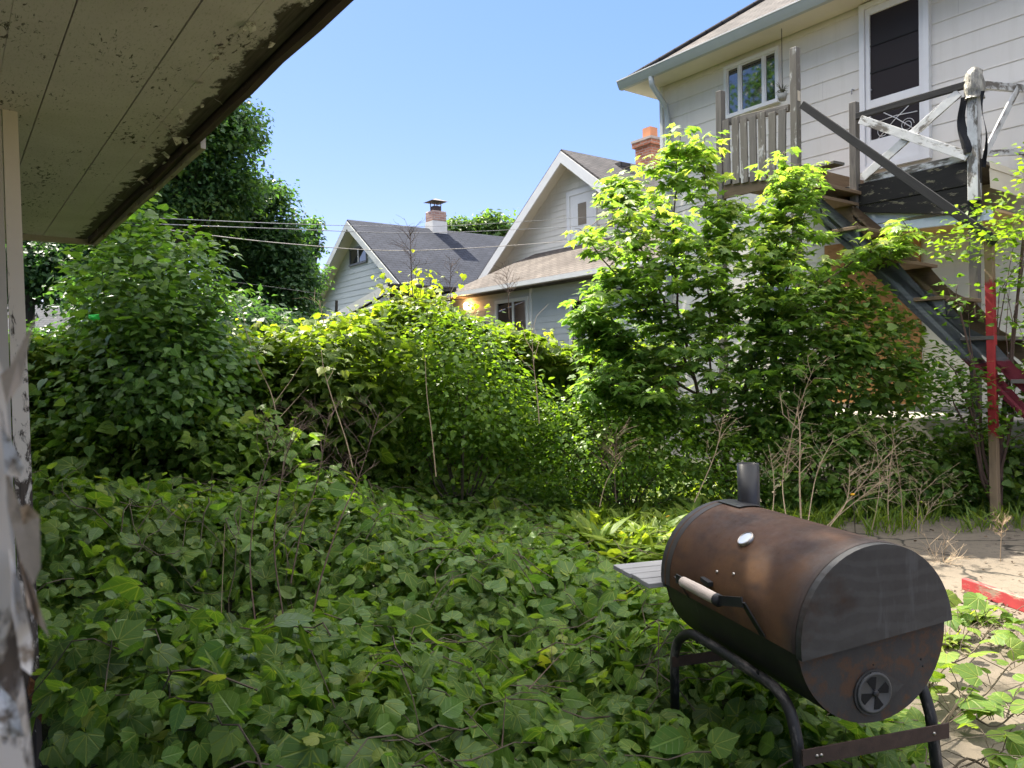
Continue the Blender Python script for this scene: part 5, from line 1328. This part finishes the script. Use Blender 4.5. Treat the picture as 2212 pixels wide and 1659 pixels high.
# ================================================================ trees beyond the yard
def tree(name, label, base, clusters, per, leaf, mat, tm=.35, seed=0, trunk_r=.22, group=None, crad=.45, tmpl=TRI, bare=.0):
    """clusters: (x, y, z, rx, ry, rz, n clumps) in world metres"""
    r = thing(name, base, label, 'tree', group); m = MB(); Ps = []; Ts = []; Os = []
    cz = max(c[2] for c in clusters); top = Vector((base.x + .2, base.y, cz)); trunk = [base.lerp(top, t) + Vector((math.sin(t * 4 + seed) * .15, math.cos(t * 3 + seed) * .15, 0)) for t in np.linspace(0, 1, 9)]
    m.tube(trunk, trunk_r, .04, n=8, caps=False)
    for (x, y, z, rx, ry, rz, nc) in clusters:
        d = rdir(nc); rr = rng.random(nc) ** .45; c = np.array([x, y, z]) + d * rr[:, None] * np.array([rx, ry, rz])
        hub = Vector((x, y, z - rz * .3)); f = np.clip((hub.z * .75 - base.z) / (top.z - base.z), .15, .9); s = base.lerp(top, float(f)); m.tube([s, s.lerp(hub, .5) + ZZ * .2, hub], trunk_r * .45, .05, n=6, caps=False)
        twigs(m, hub, [Vector(tuple(q)) for q in c[:: max(1, nc // 16)]], .035, .006)
        k = per; cr = crad * rng.uniform(.6, 1.25, nc); P = np.repeat(c, k, 0) + np.clip(rng.normal(0, 1, (nc * k, 3)), -1.6, 1.6) * np.repeat(cr, k)[:, None] * np.array([1, 1, .55])
        Ps.append(P); Os.append(norm(P - np.array([x, y, z]))); Ts.append(tint(nc * k, tm, .16) + np.repeat(rng.normal(0, .1, nc), k))
    P = np.vstack(Ps); n = len(P); O = np.vstack(Os)
    leaves('crown', mat, P, norm(np.array(ZZ) * .7 + O * .5 + rng.normal(0, .5, (n, 3))), rdir(n) + O * .4 - np.array(ZZ) * .5, leaf * np.exp(rng.normal(0, .25, n)), tmpl, np.clip(np.concatenate(Ts), 0, 1), r, smooth=False)
    m.build('trunk', M_bark, r, weld=False)
    return r
gt = 'trees behind the fence'
def wp(x, y, Y): p = atY(x, y, Y); return p.x, p.y, p.z
def px_cl(lst, Y):
    out = []
    for x, y, rx, ry, n, dY in lst:
        X, Yy, Z = wp(x, y, Y + dY); s = (Y + dY) / F / K; out.append((X, Yy, Z, rx * s, (rx + ry) / 2 * s, ry * s, n))
    return out
tree('elm_tree', 'big dark green tree whose crown rises behind the eave', Vector((-7.6, 17.5, 0)),
     px_cl([(310, 300, 150, 130, 80, 0), (440, 300, 80, 75, 44, -.5), (465, 385, 70, 60, 38, .5), (390, 430, 140, 90, 70, 0), (250, 420, 130, 120, 70, 1), (485, 250, 52, 40, 26, 0), (520, 300, 24, 26, 10, .6), (515, 400, 30, 30, 12, 0), (300, 60, 200, 170, 90, 1), (130, 200, 150, 160, 60, 1)], 17.5), 92, .12, ML_tree, .52, 1, .28, gt, .36)
tree('box_elder', 'second dark tree right of the big one, its loose twigs against the sky', Vector((-6.7, 19.5, 0)),
     px_cl([(530, 470, 66, 56, 44, 0), (572, 425, 36, 28, 16, 0), (480, 520, 90, 70, 50, .5), (565, 560, 60, 56, 44, 0), (520, 620, 100, 66, 60, .5), (605, 500, 30, 44, 20, 0), (625, 560, 30, 40, 20, 0), (620, 640, 50, 50, 26, 0), (645, 600, 26, 30, 12, 0)], 19.5), 84, .12, ML_tree, .38, 2, .2, gt, .33)
tree('young_tree', 'slim feathery young tree against the sky just left of the cottage gable', Vector((-5.75, 22, 0)),
     px_cl([(674, 495, 8, 24, 9, 0), (670, 535, 16, 22, 12, 0), (662, 590, 26, 34, 20, 0)], 22), 50, .12, ML_tree, .5, 3, .04, gt, .16)
tree('dark_shrub_tree', 'dense dark shrub in front of the lean-to of the cottage', Vector((-5.0, 20.5, 0)),
     px_cl([(615, 650, 40, 54, 34, 0), (580, 680, 70, 50, 34, 0), (650, 690, 30, 30, 16, .3)], 20.5), 100, .115, ML_tree, .25, 4, .05, gt, .24)
tree('mulberry_tree', 'dark shaded tree seen under the far end of the eave', Vector((-8.6, 13.2, 0)),
     px_cl([(90, 580, 110, 60, 70, 0), (230, 560, 90, 60, 50, .5), (60, 500, 120, 60, 50, 1), (180, 470, 120, 60, 50, 1.5)], 13.5), 120, .10, ML_tree, .28, 5, .2, gt, .34)
tree('shade_tree', 'tall tree left of the yard, added unseen to shade the vines', Vector((-8.4, 10.4, 0)),
     [(-8.6, 10.6, 7.5, 2.4, 2.2, 2.2, 80), (-8.0, 10.4, 10.6, 2.4, 2.2, 2.0, 80), (-5.5, 9.2, 10.7, 1.9, 1.6, 1.3, 62), (-5.0, 10.6, 10.9, 1.5, 1.3, 1.1, 44), (-4.7, 8.0, 10.7, 1.7, 1.4, 1.1, 52), (-6.6, 7.6, 10.2, 1.6, 1.5, 1.1, 44)], 80, .15, ML_tree, .4, 6, .3, gt, .5)  # high crown clusters added out of view to shade vines and grill
tree('lilac_bush', 'dark bush behind the left end of the vine wall', Vector((-6.0, 12.0, 0)), px_cl([(300, 700, 120, 70, 60, 0), (440, 690, 90, 70, 50, .5), (520, 715, 70, 40, 30, 0), (130, 770, 90, 50, 40, 0), (240, 640, 60, 40, 20, .5)], 11.5), 90, .10, ML_tree, .32, 8, .05, gt, .3)
tree('privet_bush', 'dark low bushes between the vine wall and the cottage porch', Vector((-3.2, 15.5, 0)), px_cl([(600, 730, 110, 40, 50, 0), (740, 740, 90, 36, 40, 0), (480, 730, 80, 50, 40, .5)], 15.5), 90, .11, ML_tree, .32, 9, .05, gt, .3)
for i, (x, y, s, lab) in enumerate([(985, 492, 26, 'far tree top just right of the cottage chimney'), (1030, 494, 22, 'low far tree top in the middle of the gap beyond the cottage roof'), (1072, 488, 36, 'largest far tree top beside the white gable')]):
    X, Y, Z = wp(x, y, 46); tree('distant_tree', lab, Vector((X, Y, 0)), px_cl([(x, y, s, s * .55, 14, 0), (x + 8, y + 22, s * 1.2, s * .6, 14, .5), (x - 4, y + 60, s * 1.3, s, 14, 1)], 46), 60, .28, ML_tree, .75, i, .2, 'far tree tops beyond the cottage', .55)

# ================================================================ dead stalks, each a plant of its own
def stalk(pts, Y0, Y1, r, mat, label, fan_n=0, fan_from=.6, fan_len=.3, nb=0, curl=.3, ground=None):
    P = [atY(x, y, Y0 + (Y1 - Y0) * i / max(1, len(pts) - 1)) for i, (x, y) in enumerate(pts)]
    o = P[0]; m = MB(); fine = []
    for i in range(len(P) - 1):
        p0, p1, p2, p3 = P[max(0, i - 1)], P[i], P[i + 1], P[min(len(P) - 1, i + 2)]
        for k in range(4):
            t = k / 4; fine.append(.5 * ((2 * p1) + (p2 - p0) * t + (2 * p0 - 5 * p1 + 4 * p2 - p3) * t * t + (3 * p1 - p0 - 3 * p2 + p3) * t ** 3))
    fine.append(P[-1])
    if ground is not None: fine = [Vector((o.x, o.y + .03, ground))] + fine
    r *= .95; m.tube(fine, r, r * .4, n=5, caps=False)
    L = sum((a - b).length for a, b in zip(fine, fine[1:]))
    def at(f):
        d = f * L
        for a, b in zip(fine, fine[1:]):
            s = (b - a).length
            if d <= s: return a.lerp(b, d / max(s, 1e-6)), (b - a).normalized()
            d -= s
        return fine[-1], (fine[-1] - fine[-2]).normalized()
    def twig(p, d, ln, rr, depth):
        h = random.uniform(0, 6.28); s = (d * random.uniform(.6, 1.1) + Vector((math.cos(h), math.sin(h) * .8, random.uniform(-.1, .3)))).normalized()
        q1 = p + s * ln * .5; s2 = (s + Vector((random.gauss(0, curl), random.gauss(0, curl), random.gauss(0, curl)))).normalized(); q2 = q1 + s2 * ln * .5
        m.tube([p, q1, q2], rr, rr * .5, n=3, caps=False)
        if depth:
            for _ in range(random.randint(2, 4)): twig(p.lerp(q2, random.uniform(.35, .95)), s2, ln * .5, rr * .6, depth - 1)
    for _ in range(fan_n):
        p, d = at(random.uniform(fan_from, 1)); twig(p, d, fan_len * random.uniform(.5, 1), r * .45, 1)
    for _ in range(nb):
        p, d = at(random.uniform(.35, .95)); twig(p, d, fan_len * random.uniform(.6, 1.4), r * .5, 0)
    tag(m.build('dead_stalk', mat, None, loc=Vector((o.x, o.y, fine[0].z)), weld=False), label, 'dead plant', 'dead weed stalks')
D1, D2 = M_dry1, M_dry2
stalk([(612, 1330), (592, 1180), (607, 1037), (640, 905)], 4.3, 4.6, .0055, D2, 'second brown stalk from the left in the vines, twiggy head before the vine wall', 8, .62, .30)
stalk([(551, 1340), (540, 1206), (559, 1056), (600, 935)], 4.2, 4.6, .005, D2, 'leftmost of the four branching brown stalks in the vines', 7, .65, .28)
stalk([(628, 1260), (655, 1130), (686, 1037), (712, 890)], 4.5, 4.8, .0055, D2, 'third branching brown stalk from the left in the vines', 9, .60, .30)
stalk([(668, 1372), (694, 1247), (740, 1110), (772, 1040), (820, 890)], 4.0, 4.5, .006, D2, 'longest branching brown stalk leaning right over the vines', 11, .66, .30)
stalk([(607, 1080), (606, 977), (590, 863), (555, 783), (531, 711), (522, 652)], 6.6, 6.9, .0075, D1, 'tall bent bare stem curving left in front of the dark vines', 0, nb=3, fan_len=.5)
stalk([(762, 1010), (747, 949), (718, 863), (700, 800), (694, 755)], 6.6, 6.8, .007, D1, 'straight pale bare stem left of the small leaved shrub', 0, nb=1)
stalk([(942, 1030), (932, 930), (922, 850), (918, 765)], 6.7, 6.8, .006, D1, 'pale yellow stem standing before the small leaved shrub', 0)
stalk([(1165, 915), (1160, 850), (1152, 780), (1148, 700)], 6.9, 7.0, .006, D1, 'bare stem right of the small leaved shrub', 0, nb=4, fan_len=.35)
stalk([(480, 905), (520, 955), (560, 985)][::-1], 6.8, 6.8, .006, D1, 'short slanting bare stem at the left of the dark vines', 0, nb=2)
stalk([(892, 640), (888, 580), (886, 505)], 7.3, 7.3, .006, D2, 'dead weed head left above the vine wall against the blue grey roof', 22, .35, .22)
stalk([(975, 665), (972, 620), (975, 572)], 7.4, 7.4, .005, D2, 'dead weed head above the vines in front of the tan porch roof', 14, .3, .2)
stalk([(1100, 690), (1098, 640), (1094, 592)], 7.5, 7.5, .005, D2, 'dead weed head in front of the bungalow window', 22, .3, .22)
stalk([(700, 700), (690, 660), (668, 640)], 7.2, 7.2, .005, D1, 'thin tendril stem above the left part of the vine wall', 0, nb=5, fan_len=.2)
stalk([(1331, 1085), (1328, 1030), (1332, 940)], 7.2, 7.2, .006, D2, 'bushy dead stalk above the bright weeds', 26, .45, .3)
stalk([(1295, 1095), (1310, 1040), (1345, 985)], 7.1, 7.1, .006, D1, 'forked pale stalk leaning right beside the bushy dead one', 3, .6, .25)
stalk([(1500, 1085), (1545, 980), (1562, 900)], 6.9, 7.0, .006, D1, 'curling pale stalk left of the grill flue', 10, .4, .3, curl=.7)
names = ['thick upright tan stalk behind the middle of the grill', 'second tan stalk right of the flue', 'thin tan stalk close to the flue', 'long tan stalk slanting right behind the grill lid', 'tan stalk slanting right below the longest one', 'upright tan stalk left of the rightmost pair', 'forked tan stalk behind the near end of the grill', 'upright stalk at the edge of the concrete', 'thin stalk beside the concrete edge', 'low tan stalk bending over the lid', 'tan stalk with a curled tip right of the flue', 'leaning tan stalk between flue and red post', 'tallest dry stalk crossing the bush under the stairs']
sp_ = [([(1731, 1140), (1727, 1040), (1728, 940), (1722, 880)], .010), ([(1700, 1130), (1690, 1040), (1705, 960)], .006), ([(1668, 1120), (1672, 1040), (1660, 960)], .005), ([(1778, 1150), (1850, 1060), (1936, 963)], .007), ([(1770, 1150), (1840, 1090), (1930, 1020)], .006), ([(1924, 1180), (1918, 1080), (1930, 950)], .006), ([(1950, 1180), (1946, 1060), (1925, 920)], .006), ([(1985, 1180), (1982, 1110), (1992, 1040)], .004),
       ([(2005, 1190), (1992, 1130), (2040, 1060)], .004), ([(1790, 1140), (1830, 1080), (1835, 1000)], .005), ([(1745, 1130), (1765, 1020), (1800, 950)], .005), ([(1880, 1160), (1900, 1050), (1890, 940)], .005), ([(1700, 1020), (1712, 930), (1740, 840), (1760, 790)], .006)]
for (pts, r), lab in zip(sp_, names): stalk(pts, 6.75 + random.uniform(-.25, .35), 6.9 + random.uniform(-.2, .4), r, D1, lab, 6, .45, .32, nb=4, curl=.5)
stalk([(2162, 1275), (2161, 1200), (2165, 1130)], 5.9, 5.9, .004, D1, 'single dry stalk with a bushy head standing on the concrete', 22, .72, .12)
stalk([(1975, 1255), (2010, 1240), (2040, 1215)], 5.9, 5.9, .004, D1, 'low heap of dry twigs on the concrete behind the grill', 40, .1, .3, curl=.6)
stalk([(1085, 1560), (1150, 1480), (1225, 1400)], 2.95, 3.4, .004, D2, 'long thin twig lying slantwise over the vines left of the grill', 3, .7, .12)
stalk([(1082, 1640), (1086, 1590), (1092, 1500)], 2.6, 2.7, .004, D2, 'short dark twig upright in the vines at the bottom', 0)
stalk([(482, 1460), (478, 1330), (486, 1130)], 3.6, 3.9, .003, D1, 'thin straight grass stem in the vines left of the brown stalks', 0)

def seedling(x, y, z, Y, hgt, lab, nl=5, size=.11):
    p = atY(x, y, Y); base = Vector((p.x, p.y, max(p.z - hgt, .0))); r = thing('leafy_seedling', base, lab, 'plant', 'broad leaved seedlings among the vines')
    top = base + Vector((random.gauss(0, .03), random.gauss(0, .03), hgt)); mid = base.lerp(top, .5) + UU * .02
    MB().tube([base, mid, top], .004, .002, n=4, caps=False).build('stem', M_stem, r, weld=False); P = []; D = []; S = []
    for k in range(nl):
        f = 1 - k / (nl + 1.5); a = k * 1.57 + random.random() * .4
        for q in (0, math.pi):
            d = Vector((math.cos(a + q), math.sin(a + q), .12)); P.append(tuple(base.lerp(top, f) + d * .02)); D.append(tuple(d)); S.append(size * (.45 + .75 * (k + .6) / nl) * random.uniform(.85, 1.15))
    n = len(P); leaves('foliage', ML_bush, np.array(P), np.array(ZZ) + np.array(D) * .15 + rng.normal(0, .15, (n, 3)), np.array(D), np.array(S), OVATE, tint(n, .75, .1), r)
seedling(398, 1352, 0, 3.2, .34, 'broad leaved seedling standing clear of the dark hollow in the vines', 4, .15)
seedling(620, 1395, 0, 3.3, .3, 'broad leaved seedling right of the dark hollow', 4, .13)
seedling(300, 1560, 0, 2.5, .3, 'large leaved seedling at the bottom left of the vines', 3, .15)
seedling(455, 1022, 0, 5.2, .35, 'small seedling at the foot of the tall left bush', 5, .09)
seedling(560, 1045, 0, 5.4, .3, 'small seedling at the back edge of the vines by the brown stalks', 5, .09)
seedling(1290, 1380, 0, 3.5, .25, 'seedling with upright leaves left of the plank shelf', 4, .11)
seedling(905, 1600, 0, 2.6, .25, 'seedling low at the bottom middle of the vines', 3, .13)
def green_tag():
    p = [atY(x, y, 6.0) for x, y in ((190, 680), (214, 678), (216, 690), (203, 694), (192, 688))]; t = T('neon_ribbon'); m_ = t.fin((.05, .75, .10), .5)
    m = MB(); c = sum(p, Vector()) / 5 - Vector((0, .02, 0))
    for i in range(5): m.poly([c, p[i], p[(i + 1) % 5]])
    for i in range(5): m.poly([c + Vector((0, .003, 0)), p[(i + 1) % 5] + Vector((0, .003, 0)), p[i] + Vector((0, .003, 0))])
    tag(m.build('marker_ribbon', m_, None, loc=c), 'neon green ribbon tied in the dark bush on the left', 'ribbon')
green_tag()
# ================================================================ light
SKY_FILL = (6.5, 6.1, 5.3)
SUN_AZ, SUN_EL = R(-42), R(54)
sd = Vector((math.sin(SUN_AZ) * math.cos(SUN_EL), math.cos(SUN_AZ) * math.cos(SUN_EL), math.sin(SUN_EL)))
l = bpy.data.lights.new('sun', 'SUN'); l.energy = 2.7; l.angle = R(.53); l.color = (1, .93, .80)
s = bpy.data.objects.new('sun', l); COL.objects.link(s); s.rotation_euler = sd.to_track_quat('Z', 'Y').to_euler(); s.location = (0, 0, 30)
w = bpy.data.worlds.new('World'); scene.world = w; w.use_nodes = True
nt = w.node_tree; bg = nt.nodes['Background']; sk = nt.nodes.new('ShaderNodeTexSky'); sk.sky_type = 'NISHITA'; sk.sun_disc = False
sk.sun_elevation = SUN_EL; sk.sun_rotation = SUN_AZ; sk.altitude = 200; sk.air_density = 1.0; sk.dust_density = .25; sk.ozone_density = 2.2
gm = nt.nodes.new('ShaderNodeGamma'); gm.inputs[1].default_value = .44; nt.links.new(sk.outputs[0], gm.inputs[0])
hs = nt.nodes.new('ShaderNodeHueSaturation'); hs.inputs['Saturation'].default_value = 1.95; nt.links.new(gm.outputs[0], hs.inputs['Color'])
mu = nt.nodes.new('ShaderNodeMix'); mu.data_type = 'RGBA'; mu.blend_type = 'MULTIPLY'; mu.inputs[0].default_value = 1; mu.inputs[7].default_value = (1.06, .89, 1.08, 1); nt.links.new(hs.outputs[0], mu.inputs[6])
# added fill light: bright patch overhead, out of view, lifting the shaded foliage
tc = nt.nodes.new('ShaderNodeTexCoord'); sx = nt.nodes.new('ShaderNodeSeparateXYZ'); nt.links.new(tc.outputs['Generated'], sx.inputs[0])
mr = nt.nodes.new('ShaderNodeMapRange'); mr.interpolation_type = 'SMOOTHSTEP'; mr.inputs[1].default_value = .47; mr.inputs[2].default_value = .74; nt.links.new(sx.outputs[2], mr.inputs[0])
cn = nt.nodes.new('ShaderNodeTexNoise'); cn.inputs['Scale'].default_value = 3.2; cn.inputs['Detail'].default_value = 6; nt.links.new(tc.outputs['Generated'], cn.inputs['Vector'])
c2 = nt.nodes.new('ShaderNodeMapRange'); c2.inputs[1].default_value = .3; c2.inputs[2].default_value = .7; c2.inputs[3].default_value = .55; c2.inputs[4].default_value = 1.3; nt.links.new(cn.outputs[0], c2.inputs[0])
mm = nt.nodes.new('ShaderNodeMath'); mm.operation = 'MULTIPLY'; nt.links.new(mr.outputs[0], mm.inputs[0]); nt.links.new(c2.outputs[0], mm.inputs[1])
vc = nt.nodes.new('ShaderNodeVectorMath'); vc.operation = 'SCALE'; vc.inputs[0].default_value = SKY_FILL; nt.links.new(mm.outputs[0], vc.inputs['Scale'])
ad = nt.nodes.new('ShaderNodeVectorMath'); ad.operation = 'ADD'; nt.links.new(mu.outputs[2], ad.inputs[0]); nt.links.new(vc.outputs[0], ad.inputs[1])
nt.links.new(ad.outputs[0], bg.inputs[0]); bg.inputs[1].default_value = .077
scene.view_settings.view_transform = 'Standard'; scene.view_settings.look = 'None'; scene.view_settings.exposure = EXPO; scene.view_settings.gamma = 1
scene.render.engine = 'CYCLES'
cy = scene.cycles; cy.max_bounces = 8; cy.diffuse_bounces = 4; cy.glossy_bounces = 3; cy.transmission_bounces = 5; cy.transparent_max_bounces = 8
cy.caustics_reflective = False; cy.caustics_refractive = False; cy.sample_clamp_indirect = 6
cy.use_denoising = True
